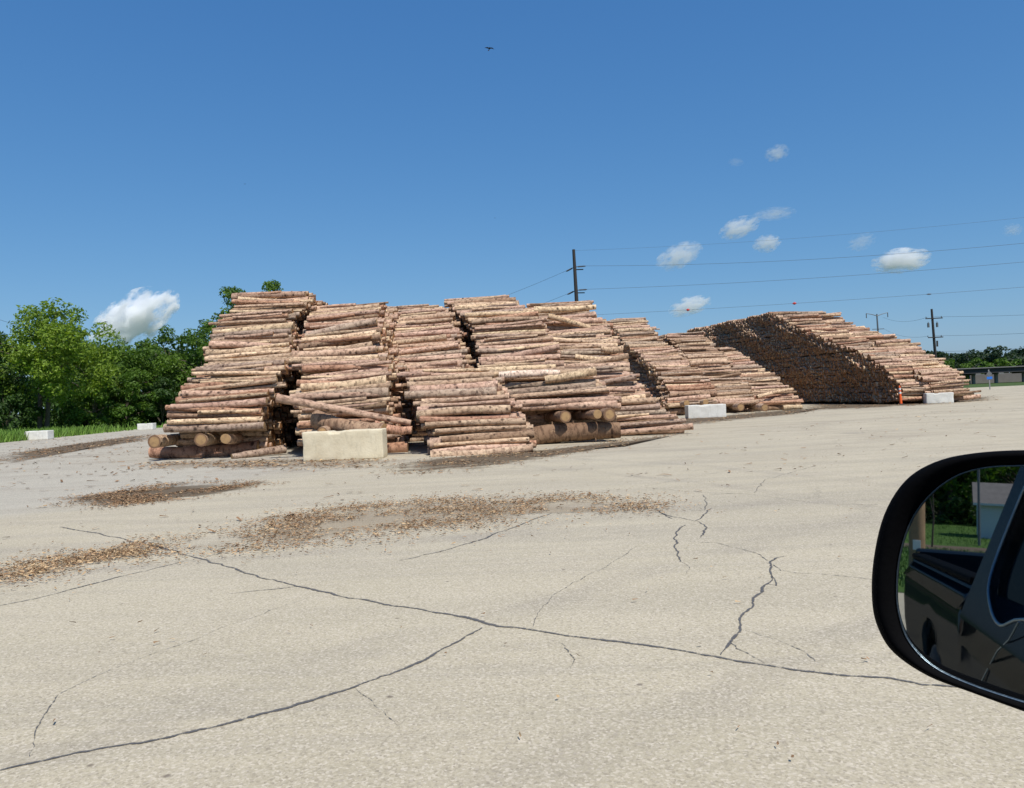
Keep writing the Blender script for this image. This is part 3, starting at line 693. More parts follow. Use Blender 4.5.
# ------------------------------------------------------------------ concrete blocks
def block(cx, depth, rz, dims, mat, label, notch=True):
    L, D, H = dims; nx, ny, nz = 16, 6, 7
    sd = rnd.random() * 90; e = .028
    def cuts(s_, n_): return [-s_ / 2, -s_ / 2 + e * .45, -s_ / 2 + e] + [(-s_ / 2 + e) + (s_ - 2 * e) * i / n_ for i in range(1, n_)] + [s_ / 2 - e, s_ / 2 - e * .45, s_ / 2]
    G = [cuts(L, 22), cuts(D, 8), cuts(H, 9)]; mb = MB()
    for ax in range(3):
        u_, v_ = [q for q in range(3) if q != ax]
        for sg in (-1, 1):
            V = []
            for a_ in G[u_]:
                for b_ in G[v_]:
                    p = [0, 0, 0]; p[ax] = sg * (L, D, H)[ax] / 2; p[u_] = a_; p[v_] = b_
                    q = [max(-s_ / 2 + e, min(s_ / 2 - e, t_)) for s_, t_ in ((L, p[0]), (D, p[1]), (H, p[2]))]
                    dv = Vector(p) - Vector(q)
                    if dv.length > 1e-6: dv = dv.normalized() * e * (1 + .35 * mnoise.noise((p[0] * 7 + sd, p[1] * 7, p[2] * 7)))
                    p = Vector(q) + dv + mnoise.noise_vector((p[0] * 3 + sd, p[1] * 3, p[2] * 3)) * .006
                    chip_ = mnoise.noise((p.x * 4 + sd, p.y * 4, p.z * 4)); nq = sum(abs(abs(p[k_]) - (L, D, H)[k_] / 2) < .03 for k_ in range(3))
                    if nq >= 2 and chip_ > .25: p *= 1 - .05 * (chip_ - .25)
                    if notch and abs(p.x + L * .10) < .13 and p.z > H * .47: p.z -= .035
                    V.append(p + Vector((0, 0, H / 2)))
            nb_ = len(G[v_]); Fc = []
            for i in range(len(G[u_]) - 1):
                for j in range(nb_ - 1):
                    f_ = (i * nb_ + j, (i + 1) * nb_ + j, (i + 1) * nb_ + j + 1, i * nb_ + j + 1)
                    if (sg < 0) != (ax == 1): f_ = f_[::-1]
                    Fc.append(f_)
            mb.add(V, Fc, 0, True)
    import bmesh
    me = bpy.data.meshes.new('concrete_block'); me.from_pydata(mb.v, [], mb.f); bm = bmesh.new(); bm.from_mesh(me); bmesh.ops.remove_doubles(bm, verts=bm.verts, dist=.0008); bm.to_mesh(me); bm.free(); me.materials.append(mat)
    for p in me.polygons: p.use_smooth = True
    o = link('concrete_block', me); o.location = (cx, depth, -.004); o.rotation_euler = (0, 0, rz)
    tag(o, label, 'concrete block', 'concrete blocks around the log yard')
p = gnd(343, 460); block(p[0], p[1] + .38, R(0), (2.06, .74, .75), M['block_cream'], 'long cream concrete block standing in front of the second log stack')
p = gnd(707.5, 418); block(p[0], p[1] + .35, R(1), (1.78, .66, .62), M['block_white'], 'small white concrete block at the foot of the far stacks')
p = gnd(941, 403.3); block(p[0] + .1, p[1] + .45, R(-14), (1.35, .72, .57), M['block_white'], 'white concrete block by the orange delineator post')
p = gnd(35.5, 440); block(p[0], p[1] + .4, R(5), (1.3, .8, .53), M['block_white'], 'white concrete block at the grass edge under the lime tree')
p = gnd(144.5, 430); block(p[0], p[1] + .4, R(5), (1.1, .8, .48), M['block_white'], 'white concrete block at the grass edge beside the tall log stack')

# orange delineator cone
p = gnd(901, 404.5); root = empty('traffic_cone', (p[0], p[1], 0)); root.rotation_euler = (0, R(-2.5), 0)
tag(root, 'tall slim orange traffic cone at the foot of the dark log wall', 'traffic cone')
b = MB(); b.tube([(0, 0, .05), (0, 0, .10), (0, 0, .95), (0, 0, 1.0), (0, 0, 1.05)], [.085, .075, .05, .045, .02], 16); b.build('cone_body', M['orange'], root)
b = MB(); b.box((0, 0, .028), (.26, .26, .056)); b.build('cone_base', M['rubber'], root, .01)
for z, r in ((.60, .062), (.80, .056)):
    b = MB(); b.tube([(0, 0, z), (0, 0, z + .11)], [r + .003, r - .001], 16, cap=False); b.build('reflective_band', M['reflect'], root)

# ------------------------------------------------------------------ trees
def leaves(cl, n_per, size, seed, flat=.5):
    """cl: list of (center, radius, tone)  -> V, F, col"""
    g = np.random.default_rng(seed); CV = []; CC = []
    for c, r, tn in cl:
        m = max(8, int(n_per * (r ** 1.6)))
        v = g.normal(0, 1, (m, 3)); v /= np.linalg.norm(v, axis=1)[:, None]
        rad = r * (0.35 + .75 * g.random((m, 1)) ** .55)
        p = np.array(c)[None] + v * rad * np.array([1.1, 1.1, .75])
        nrm = v * .55 + np.array([0, 0, .45]) + g.normal(0, .55, (m, 3)); nrm /= np.linalg.norm(nrm, axis=1)[:, None]
        t1 = np.cross(nrm, g.normal(0, 1, (m, 3))); t1 /= np.linalg.norm(t1, axis=1)[:, None]; t2 = np.cross(nrm, t1)
        s = size * g.uniform(.55, 1.35, (m, 1))
        q = np.stack([p - t1 * s, p - t2 * s * .5 + nrm * s * .12, p + t1 * s - nrm * s * .2, p + t2 * s * .5 + nrm * s * .12], 1)
        CV.append(q)
        col = np.zeros((m, 3)); col[:, 0] = np.clip(tn + g.normal(0, .25, m), 0, 1); col[:, 1] = (g.random(m) < .14) * g.random(m)
        CC.append(col)
    V = np.concatenate(CV).reshape(-1, 3); return V, np.arange(len(V)).reshape(-1, 4), np.concatenate(CC)

def tree(name, x, y, h, rx, mat, label, seed, lean=(0, 0), z0=0.0, base=.22, ncl=70, leaf=.16, n_per=260, trunk_r=.18, tone=.45, stems=1, cat='tree', group='trees along the edge of the yard', up=.55):
    g = random.Random(seed); root = empty(name, (x, y, z0)); tag(root, label, cat, group)
    cz = h * (base + 1) / 2; rz = h * (1 - base) / 2
    cl = []
    nl_ = max(7, ncl // 6); lobes = []
    for i in range(nl_):
        th = i * 2.4 + g.uniform(-.5, .5); s = -1 + 2 * (i + .5) / nl_ + g.uniform(-.12, .12); s = max(-1, min(1, s))
        ring = math.sqrt(max(0.02, 1 - s * s)); f = g.uniform(.58, .86)
        lobes.append(((lean[0] * (s + 1) / 2 + rx * ring * f * math.cos(th), lean[1] + rx * .9 * ring * f * math.sin(th), cz + rz * s * .80), rx * g.uniform(.26, .44), g.uniform(-.2, .2)))
    for q_ in range(max(2, nl_ // 4)): lobes.append(((lean[0] * .5 + rx * g.uniform(-.3, .3), lean[1] + rx * g.uniform(-.3, .3), cz + rz * g.uniform(-.3, .5)), rx * .36, -.1))
    per_ = max(3, ncl // len(lobes))
    for (p0, lr, lt) in lobes:
        for q_ in range(per_):
            v_ = Vector((g.gauss(0, 1), g.gauss(0, 1), g.gauss(0, 1))).normalized() * lr * g.uniform(.35, 1.0)
            p = (p0[0] + v_.x, p0[1] + v_.y, p0[2] + v_.z * .75)
            cl.append((p, lr * g.uniform(.34, .62), tone + lt + g.uniform(-.15, .15)))
    V, Fq, C = leaves(cl, n_per * (1.6 / max(.5, (rx * .22) ** 1.6)) * .32, leaf, seed)
    o = link('crown', np_mesh('crown', V, Fq, [mat], col=C), root)
    b = MB(); tops = sorted(cl, key=lambda c_: g.random())[:16]
    for s_ in range(stems):
        ox = (s_ - (stems - 1) / 2) * trunk_r * 2.6
        top = Vector((lean[0] * .55 + ox * 3, lean[1], cz + rz * .35)); fork = Vector((ox * 1.5 + lean[0] * .2, 0, h * (base + .05)))
        b.tube([(ox, 0, -.15), (ox * 1.1, 0, .3), fork, (fork + top) / 2 + Vector((g.uniform(-.2, .2), 0, 0)), top], [trunk_r * 1.35, trunk_r, trunk_r * .78, trunk_r * .5, trunk_r * .18], 9)
        for c_, r_, _ in tops[s_::stems]:
            st = fork.lerp(top, g.uniform(0, .75)); e = Vector(c_); mid = st.lerp(e, .5) + Vector((0, 0, .12 * (e - st).length))
            b.tube([st, mid, e], [trunk_r * .4, trunk_r * .26, trunk_r * .08], 5, cap=False)
    b.build('trunk', M['trunk'], root)
    return root
def tpx(x, d): p = at(x, 400, d); return p[0], p[1]
def hgt(x, y, d): return at(x, y, d)[2]
x, y = tpx(42, 66.7); tree('tree', x, y, hgt(48, 309, 66.7), 5.29, M['leaf_lime'], 'big lime green tree with two leaning trunks behind the grass strip', 3, (1.2, 0), ncl=110, stems=2, base=.26, leaf=.17, tone=.62, trunk_r=.2, n_per=360)
x, y = tpx(-10, 67.8); tree('tree', x, y, hgt(0, 328, 67.8), 4.14, M['leaf_dark'], 'dark green tree at the very edge beside the lime tree', 4, base=.06, ncl=80, n_per=330)
x, y = tpx(96, 75.9); tree('tree', x, y, hgt(100, 337, 75.9), 4.14, M['leaf_lime'], 'yellow green tree just behind the lime tree', 5, base=.2, ncl=70, tone=.5, n_per=300)
x, y = tpx(128, 77.0); tree('tree', x, y, hgt(130, 345, 77.0), 4.83, M['leaf_mid'], 'round mid green tree under the large white cloud', 6, base=.05, ncl=90, n_per=330)
x, y = tpx(171, 80.5); tree('tree', x, y, hgt(172, 324, 78.2), 3.45, M['leaf_mid'], 'slim mid green tree with a bare trunk right of the cloud', 7, base=.24, ncl=60, tone=.35, trunk_r=.16)
x, y = tpx(203, 78.2); tree('tree', x, y, hgt(200, 331, 78.2), 4.14, M['leaf_mid'], 'mid green tree beside the tall log stack', 8, base=.08, ncl=80, tone=.6)
x, y = tpx(213, 92.0); tree('tree', x, y, hgt(212, 314, 92.0), 4.14, M['leaf_dark'], 'dark tree standing behind the others near the log stack', 9, base=.2, ncl=70)
x, y = tpx(251, 71.3); tree('tree', x, y, hgt(251, 277, 71.3), 3.6, M['leaf_mid'], 'tree top showing above the left end of the log crest', 10, base=.3, ncl=60, tone=.3)
x, y = tpx(284, 73.6); tree('tree', x, y, hgt(284, 275, 73.6), 3.4, M['leaf_mid'], 'tree top poking over the middle of the log crest', 12, base=.3, ncl=50, tone=.3)
for i, (px, dd, hh, rx, mt, lb) in enumerate(((92, 61, 3.2, 2.3, 'leaf_mid', 'leafy bush between the lime tree and the round tree'), (128, 63.5, 4.2, 2.6, 'leaf_mid', 'broad bush at the foot of the round mid green tree'), (162, 65, 3.6, 2.2, 'leaf_dark', 'dark bush beside the block near the tall log stack'), (6, 56, 3.2, 2.2, 'leaf_dark', 'dark bush at the edge below the dark tree'), (190, 66, 4.4, 2.6, 'leaf_mid', 'bush just behind the end of the tall log stack'))):
    x, y = tpx(px, dd * 1.15); tree('bush', x, y, hh * 1.15, rx * 1.15, M[mt], lb, 40 + i, base=-.1, ncl=40, trunk_r=.07, cat='bush', group='bushes under the yard trees', tone=.35, n_per=360)
# dark wood behind, closes the gaps between the trunks
def wood(name, spec, mat, leaf, label, seed, n_per, trunks=True):
    g = random.Random(seed); cl = []
    for x, y, z, r in spec: cl.append(((x, y, z), r, g.uniform(.1, .7)))
    V, Fq, C = leaves(cl, n_per, leaf, seed)
    return tag(link(name, np_mesh(name, V, Fq, [mat], col=C)), label, 'woods', kind='stuff')
g = random.Random(2)
spec = []
for i in range(620):
    px = g.uniform(-120, 330); d = g.uniform(80, 104); x, y = tpx(px, d)
    topz = hgt(px, 352 if px < 215 else 362, d); spec.append((x, y, (g.random() ** 1.35) * topz, g.uniform(1.0, 1.8)))
wood('woods', spec, M['leaf_dark'], .30, 'dark mass of woods behind the yard trees', 21, 55)
# far treeline right
spec = []
for i in range(900):
    px = g.uniform(700, 1500); d = g.uniform(300, 380); x, y = tpx(px, d)
    top = 10.5 + 2.2 * mnoise.noise((px * .02, 0, 3)) + 1.6 * mnoise.noise((px * .09, 4, 3)) + (px - 1000) * .003
    spec.append((x, y, -2 + g.random() ** .6 * (top + 2), g.uniform(1.8, 3.2)))
wood('distant_woods', spec, M['leaf_far'], .8, 'distant wooded hills beyond the bridge', 22, 22)
for i, (px, d, h, rx, lb) in enumerate(((952, 275, 8.2, 5, 'light green tree standing before the far woods near the bridge end'), (978, 285, 8.6, 5, 'second pale tree by the bridge end'), (1005, 295, 9.0, 6, 'pale tree behind the bridge deck'), (940, 282, 8.5, 6, 'dark tree behind the far power pole foot'))):
    x, y = tpx(px, d); tree('tree', x, y, h, rx, M['leaf_mid'] if i < 3 else M['leaf_dark'], lb, 60 + i, z0=terrain_z(x, y), base=.1, ncl=50, leaf=.5, n_per=60, tone=.5, group='trees by the far bridge')

# verge grass on the left
vb = [(-60, 38)] + [tuple(p[:2]) for p in edge] + [(-14, 75), (-15, 118), (-140, 118), (-140, 38)]
poly_sheet('grass_verge', [(p[0], p[1] + .0) for p in vb], -.02, M['verge'])
def blades(name, pts, h, w_, label, cola=(0.085, .17, .022), colb=(.16, .27, .04)):
    n = len(pts); P = np.array(pts); an = rng.random(n) * 6.28; hh = h * rng.uniform(.4, 1.3, n); ln = rng.normal(0, .35, (n, 2)) * hh[:, None]
    dx = np.stack([np.cos(an), np.sin(an), np.zeros(n)], 1) * w_ / 2
    tip = P + np.stack([ln[:, 0], ln[:, 1], hh], 1)
    V = np.stack([P - dx, P + dx, tip + dx * .25, tip - dx * .25], 1).reshape(-1, 3)
    u = rng.random((n, 1)); C = np.array([cola]) * (1 - u) + np.array([colb]) * u
    tag(link(name, np_mesh(name, V, np.arange(n * 4).reshape(-1, 4), [M['blades']], col=C)), label, 'grass', kind='stuff')
pts = []
ex = [p[0] for p in edge]; ey = [p[1] for p in edge]
while len(pts) < 42000:
    x = rnd.uniform(-52, -17); y0 = np.interp(x, ex, ey); y = y0 + abs(rnd.gauss(0, 8.5)) + .1 * rnd.random()
    if mnoise.noise((x * .7, y * .7, 0)) > -.35 + .3 * rnd.random() - .3: pts.append((x, y, -.03))
blades('grass', pts, .5, .075, 'bright green grass strip along the edge of the lot')

# ------------------------------------------------------------------ utility poles and wires
def wire(a, b, sag, r, label, balls=()):
    P = []; a = np.array(a, float); b = np.array(b, float)
    for i in range(41):
        u = i / 40; p = a + (b - a) * u; p[2] -= 4 * sag * u * (1 - u); P.append(tuple(p))
    m = MB(); m.tube(P, r, 5, cap=False); o = m.build('power_line', M['wire']); tag(o, label, 'power line', 'overhead power lines'); return P
PB = at(575.5, 300, 104); bx, by = PB[0] + .35, 104
pole = empty('utility_pole', (bx, by, terrain_z(bx, by))); tag(pole, 'tall dark utility pole rising behind the log crest', 'utility pole', 'utility poles')
tilt = R(-.6); top = at(573.6, 249.5, 104)
zt = top[2] - terrain_z(bx, by); lx = top[0] - bx
b = MB(); b.tube([(0, 0, 0), (lx * .5, 0, zt * .5), (lx, 0, zt)], [.34, .28, .19], 12); b.build('pole_shaft', M['pole'], pole)
def onp(z): return np.array([bx + lx * (z - pole.location.z) / zt, by, z])
za, zb, zc, ztop = at(574, 267, 104)[2], at(575, 290.3, 104)[2], 11.3, top[2] - .15
for z in (za, zb, zc):
    for s in (1, -1):
        b = MB(); c0 = onp(z) - np.array(pole.location); dirv = (np.array([.93, -.37, -.02]) if s > 0 else np.array([-.7, .7, -.25]))
        p0 = c0 + dirv * .2; b.tube([p0, p0 + dirv * 1.3], .055, 6)
        for q in range(6): b.tube([p0 + dirv * (.3 + q * .15), p0 + dirv * (.36 + q * .15)], .11, 8)
        b.build('insulator', M['porcelain'], pole)
    b = MB(); c0 = onp(z) - np.array(pole.location); b.tube([c0 + np.array([.15, 0, -.35]), c0 + np.array([1.1, -.2, -.4])], .07, 6); b.build('bracket', M['pole'], pole)
nxt = np.array([101.0, 66.0])
for z, zs_, lb, r in ((ztop, 1.9, 'topmost faint wire running from the tall pole', .010), (za, 2.5, 'upper wire running from the tall pole to the right', .017), (zb, 1.45, 'second wire running from the tall pole to the right', .017), (zc, .75, 'lowest wire from the tall pole carrying red marker balls', .015)):
    a_ = onp(z); dd = np.array([.93, -.37, 0]) * (1.45 if z != ztop else .1); a_ = a_ + dd
    P = wire(a_, (nxt[0], nxt[1], z), zs_, r, lb)
    if z == zc:
        for tx in (688, 794.5, 929):
            best = min(P[:], key=lambda p: abs(CX + F_PX * np.dot(np.array(p) - CAM, CR) / np.dot(np.array(p) - CAM, CF) - tx))
            # interpolate
            px_ = [CX + F_PX * np.dot(np.array(p) - CAM, CR) / np.dot(np.array(p) - CAM, CF) for p in P]
            q = [np.interp(tx, px_, [p[k] for p in P]) for k in range(3)]
            import bmesh
            bm = bmesh.new(); bmesh.ops.create_uvsphere(bm, u_segments=16, v_segments=10, radius=.17 if tx < 900 else .1)
            for vv in bm.verts: vv.co.z *= .92
            # clamp collar round the wire
            bmesh.ops.create_cone(bm, cap_ends=True, segments=10, radius1=.06, radius2=.06, depth=.46, matrix=Matrix.Rotation(R(90), 4, 'Y'))
            me = bpy.data.meshes.new('marker_ball'); bm.to_mesh(me); bm.free(); me.materials.append(M['red'] if tx < 900 else M['wire'])
            o = link('marker_ball', me); o.location = q
            tag(o, {688: 'red marker ball on the low wire above the gap between piles', 794.5: 'red marker ball just over the crest of the farthest pile', 929: 'tiny dark spacer on the low wire above the far pole'}[tx], 'marker ball')
nx2 = np.array([-62.0, 176.0])
for z, lb in ((za, 'upper wire falling away behind the log crest'), (zb, 'lower wire falling away behind the log crest')):
    wire(onp(z) + np.array([-.7, .7, -.2]) * 1.4, (nx2[0], nx2[1], z - 1), 4.5, .017, lb)
b = gnd(0, 500)
wire((*tpx(-160, 75), hgt(-160, 262, 75)), (*tpx(120, 110), hgt(120, 352, 110)), .6, .018, 'thin wire running down behind the lime tree')

# far pole with two crossarms
def far_pole(px, d, ytop, ybot_lean, label):
    tp_ = at(px, ytop, d); bz = terrain_z(tp_[0], d); root = empty('utility_pole', (tp_[0] + ybot_lean, d, bz)); tag(root, label, 'utility pole', 'utility poles'); return root, tp_[2] - bz, -ybot_lean
root, h, lx2 = far_pole(931.6, 150, 309, .55, 'dark wooden pole with two crossarms near the bridge')
b = MB(); b.tube([(0, 0, 0), (lx2 * .5, 0, h * .5), (lx2, 0, h)], [.30, .25, .19], 10); b.build('pole_shaft', M['pole'], root)
z1 = h - (318.5 - 309) / F_PX * 150; z2 = h - (337.5 - 309) / F_PX * 150; p2 = np.array(root.location)
for z, wl in ((z1, 3.2), (z2, 2.8)):
    b = MB(); b.box((lx2 * z / h + .2, -.25, z), (wl, .16, .18)); b.build('crossarm', M['pole'], root)
    for s in (-.45, .45): 
        b = MB(); b.tube([(lx2 + .2 + s * wl, -.25, z + .1), (lx2 + .2 + s * wl, -.25, z + .38)], [.08, .05], 7); b.build('insulator', M['porcelain'], root)
for dx_ in (-.9, .75):
    b = MB(); zz = h - (325 - 309) / F_PX * 150; b.tube([(lx2 + dx_, -.3, zz - .45), (lx2 + dx_, -.3, zz + .35)], [.2, .2], 10); b.tube([(lx2 + dx_, -.3, zz + .35), (lx2 + dx_, -.3, zz + .6)], [.08, .06], 7); b.build('fuse_can', M['steel'], root)
b = MB(); b.box((lx2 * .5 + .4, -.2, z2 - 1.2), (.25, .2, 1.1)); b.build('cable_box', M['pole'], root)
for z, ye, lb in ((z1, 312.6, 'upper wire leaving the far crossarm pole'), (z2, 331, 'middle wire leaving the far crossarm pole'), (z2 - 3, 346, 'lowest wire leaving the far crossarm pole')):
    e = at(1024, ye, 135); s0 = p2 + np.array([lx2 + .3, -.25, z + .3]); far = s0 + (e - s0) * 2.2; wire(s0, tuple(far), .4, .022, lb)
root, h, lx3 = far_pole(876.8, 205, 314, .5, 'thin steel pole with a forked top behind the farthest pile')
b = MB(); b.tube([(0, 0, 0), (lx3 * .5, 0, h * .5), (lx3, 0, h)], [.32, .26, .17], 10); b.build('pole_shaft', M['steel'], root)
p3 = np.array(root.location)
for s in (-1, 1):
    b = MB(); b.tube([(lx3, -.1, h - .5), (lx3 + s * 1.2, -.1, h - .1), (lx3 + s * 2.8, -.1, h + .25)], [.11, .09, .07], 7); b.build('arm', M['steel'], root)
    b = MB(); b.tube([(lx3 + s * 2.75, -.1, h + .2), (lx3 + s * 2.75, -.1, h - .95)], .11, 8); b.build('insulator', M['porcelain'], root)
b = MB(); b.box((lx3 * .8, -.2, h - 3.9), (3.0, .16, .16)); b.build('crossarm', M['steel'], root)
for z3, za2, lb in ((h - .9, z1 + .3, 'upper wire between the forked pole and the crossarm pole'), (h - 3.8, z2 + .3, 'lower wire between the forked pole and the crossarm pole')):
    wire(p3 + np.array([lx3 + 1.5, -.15, z3]), p2 + np.array([lx2 - .9, -.25, za2]), 1.0, .022, lb)

# ------------------------------------------------------------------ bridge + sign
root = empty('bridge', (0, 0, 0)); tag(root, 'low dark highway bridge with concrete piers at the edge of the yard', 'bridge')
D_B = 250
def bp(px, py, d=D_B): return at(px, py, d)
xl = bp(957, 372)[0]; xr = bp(1250, 365)[0]; zdk = bp(1000, 372.5)[2]; wB = xr - xl; gz = terrain_z(100, 250)
b = MB(); b.box(((xl + xr) / 2, D_B + 5, zdk + .75), (wB, 9, 1.5)); b.build('girder', M['girder'], root, .05)
b = MB(); b.box(((xl + xr) / 2, D_B + 5, zdk + 1.66), (wB + 1, 10.4, .32)); b.build('deck_slab', M['bridge'], root, .03)
b = MB(); b.box(((xl + xr) / 2 + 12, D_B + .1, zdk + 2.35), (wB - 24, .3, 1.05)); b.build('parapet', M['parapet'], root, .03)
for i, px in enumerate((979, 1002, 1030, 1060)):
    x = bp(px, 380)[0]
    b = MB(); b.tube([(x, D_B + 3, gz - .2), (x, D_B + 3, zdk - .5)], .55, 12); b.box((x, D_B + 4, zdk - .25), (1.6, 7.5, .5)); b.build('pier', M['bridge'], root)
b = MB(); v = [(xl - 1, D_B + 1, gz), (xl - 1, D_B + 10, gz), (xl - 1, D_B + 1, zdk), (xl - 1, D_B + 10, zdk), (xl + 3, D_B + 1, gz), (xl + 3, D_B + 10, gz), (xl + 1, D_B + 1, zdk), (xl + 1, D_B + 10, zdk)]
b.add(v, [(0, 4, 6, 2), (1, 3, 7, 5), (4, 5, 7, 6), (0, 2, 3, 1), (2, 6, 7, 3)]); b.build('abutment', M['bridge'], root)
b = MB(); b.box(((xl + xr) / 2 + 8, D_B + 14, gz + 1.5), (wB - 8, .6, 3.2)); b.build('back_wall', M['bridge'], root)
# sign post
p = gnd(990, 389.5); root = empty('road_sign', (p[0], p[1], 0)); tag(root, 'small blue road sign on a pale post before the bridge', 'road sign')
k = p[1] / F_PX; root.rotation_euler = (0, R(-1.8), 0)
b = MB(); b.box((0, 0, 10 * k), (.09, .06, 20 * k)); b.build('post', M['parapet'], root)
b = MB(); b.box((0, -.06, 11.6 * k), (.52, .03, .24)); b.build('sign_plate', M['blue'], root, .01)
b = MB(); b.box((0, -.06, 15.6 * k), (.38, .03, .42), M=Matrix.Rotation(R(45), 3, 'Y')); b.build('diamond_plate', M['steel'], root, .01)

# ------------------------------------------------------------------ birds
def bird(px, py, d, span, label, rz=0.0):
    p = at(px, py, d); root = empty('bird', p, rz); tag(root, label, 'bird', 'birds in the sky')
    b = MB(); k = span
    b.tube([(0, -.30 * k, 0), (0, -.2 * k, .01 * k), (0, 0, .01 * k), (0, .18 * k, 0), (0, .34 * k, -.01 * k)], [.012 * k, .05 * k, .07 * k, .045 * k, .02 * k], 8)
    for s in (-1, 1):
        top_ = [(0, -.10, .02), (s * .22, -.12, .075), (s * .5, .02, .01 - .05 * s), (s * .24, .10, .06), (0, .12, .02)]
        v = [tuple(c_ * k for c_ in q) for q in top_]; v2 = [(q[0], q[1], q[2] - .012 * k) for q in v]
        b.add(v + v2, [(0, 1, 3, 4), (1, 2, 3), (9, 8, 6, 5), (8, 7, 6), (0, 5, 6, 1), (1, 6, 7, 2), (2, 7, 8, 3), (3, 8, 9, 4)])
    b.build('bird_body', M['bird'], root)
    t_ = MB(); t_.add([tuple(c_ * k for c_ in q) for q in ((-.03, .3, -.01), (.03, .3, -.01), (.08, .46, -.01), (-.08, .46, -.01), (-.03, .3, -.02), (.03, .3, -.02), (.08, .46, -.02), (-.08, .46, -.02))], [(0, 1, 2, 3), (7, 6, 5, 4), (0, 4, 5, 1), (1, 5, 6, 2), (2, 6, 7, 3), (3, 7, 4, 0)]); t_.build('tail', M['birdred'], root)
bird(489.5, 48.5, 90, 1.15, 'large dark bird gliding high overhead', R(15))
bird(245, 184, 150, .45, 'tiny dark bird high over the log stacks near the tree side', R(40))
bird(495, 218, 150, .35, 'tiny dark speck of a bird above the middle stacks', R(70))

# ------------------------------------------------------------------ clouds (volumes at real distance)
def cloud_mat(name, dens, seed, rag, cut, sc=2.6):
    t = NT(name); o = t.obj()
    ln = t.node('ShaderNodeVectorMath', operation='LENGTH'); t.set(ln, 0, o)
    sh = t.node('ShaderNodeVectorMath', operation='ADD'); t.set(sh, 0, o); sh.inputs[1].default_value = (seed, seed * .7, 0)
    n = t.noise(sh.outputs[0], sc, 8, 0.62, 0.0)
    f = t.math('ADD', t.math('MULTIPLY', t.math('SUBTRACT', 1.0, ln.outputs['Value']), 0.9), t.math('MULTIPLY', t.math('ADD', n, -cut), rag))
    dn = t.math('MULTIPLY', t.math('MINIMUM', t.math('MAXIMUM', t.math('MULTIPLY', f, 2.5), 0.0), 1.0), dens)
    # the box end must be clear
    v = t.node('ShaderNodeVolumePrincipled', {'Color': (1, 1, 1, 1), 'Density': dn, 'Anisotropy': -0.45})
    t.l.new(v.outputs[0], t.out.inputs['Volume']); return t.m
def cloud(px, py, wpx, hpx, rot, dens, seed, rag, cut, label, d=1500, sc=2.6):
    import bmesh
    bm = bmesh.new(); bmesh.ops.create_icosphere(bm, subdivisions=3, radius=1.0)
    me = bpy.data.meshes.new('cloud'); bm.to_mesh(me); bm.free(); me.materials.append(cloud_mat('cloud_vapour', dens, seed, rag, cut, sc))
    o = link('cloud', me); k = d / F_PX; o.location = at(px, py, d)
    o.matrix_world = Matrix.Translation(Vector(at(px, py, d))) @ Matrix.Rotation(ROLL + R(rot), 4, (0, -1, 0)).to_4x4() @ Matrix.Diagonal((wpx / 2 * k, max(hpx, wpx * .6) / 2 * k, hpx / 2 * k, 1))
    tag(o, label, 'cloud', 'small white clouds')
cloud(135, 318, 100, 50, 27, (.14), 5.7, 3.9, .56, 'large white cloud low over the trees', sc=2.7)
cloud(901, 260.5, 62, 26, 3, .09, 8.2, 3.1, .54, 'flat white cloud above the farthest pile')
cloud(739, 228, 44, 22, 15, .05, 1.7, 3.5, .54, 'thin white cloud streak high between the wires and the blue')
cloud(767, 243.5, 30, 19, 8, .06, 5.3, 3.1, .54, 'small round cloud under the thin streak')
cloud(777, 153, 27, 18, 14, .035, 6.9, 3.3, .54, 'small soft cloud highest of all')
cloud(679, 256, 52, 26, 18, .04, 9.4, 3.5, .54, 'soft cloud beside the upper wires')
cloud(690, 306, 46, 20, 12, .07, 2.6, 3.2, .54, 'small cloud low over the gap between piles')
cloud(774, 214, 46, 14, 0, .018, 4.4, 3.9, .54, 'wispy cloud fragments above the thin streak')
cloud(861, 242, 32, 18, 14, .018, 7.7, 3.5, .54, 'faint wispy cloud near the flat white one')
cloud(1013, 230, 22, 14, 0, .022, 3.9, 3.3, .54, 'faint small cloud alone near the wires end')
cloud(736, 162, 18, 10, 0, .014, 5.9, 3.3, .54, 'faintest tiny puff beside the highest cloud')

# ------------------------------------------------------------------ pickup truck (only its mirror is in the picture, its flank shows in the mirror)
TRZ = R(30); FL = -.08
Rt = np.array([[math.cos(TRZ), -math.sin(TRZ), 0], [math.sin(TRZ), math.cos(TRZ), 0], [0, 0, 1]])     # truck -> world
def loc(p): return Rt.T @ np.array(p)
truck = empty('pickup_truck', (0, 0, 0), TRZ); tag(truck, 'dark pickup truck showing its black door mirror with a lawn reflected', 'truck')
DM = .64
Q0 = at(960, 521, DM)                                   # glass reference point (world)
din = Q0 - CAM; din /= np.linalg.norm(din)
al = R(8.6); dout = Rt @ np.array([-math.cos(al), -math.sin(al), 0.0])
NM = dout - din; NM /= np.linalg.norm(NM)
def on_glass(x, y, off=0.0):
    r = ray(x, y); t_ = np.dot(Q0 + NM * off - CAM, NM) / np.dot(r, NM); return CAM + r * t_
def refl(x, y, dist=None, z=None):
    q = on_glass(x, y); r = q - CAM; r /= np.linalg.norm(r); o = r - 2 * np.dot(r, NM) * NM
    if z is not None: dist = (z - q[2]) / o[2]
    return q + o * dist
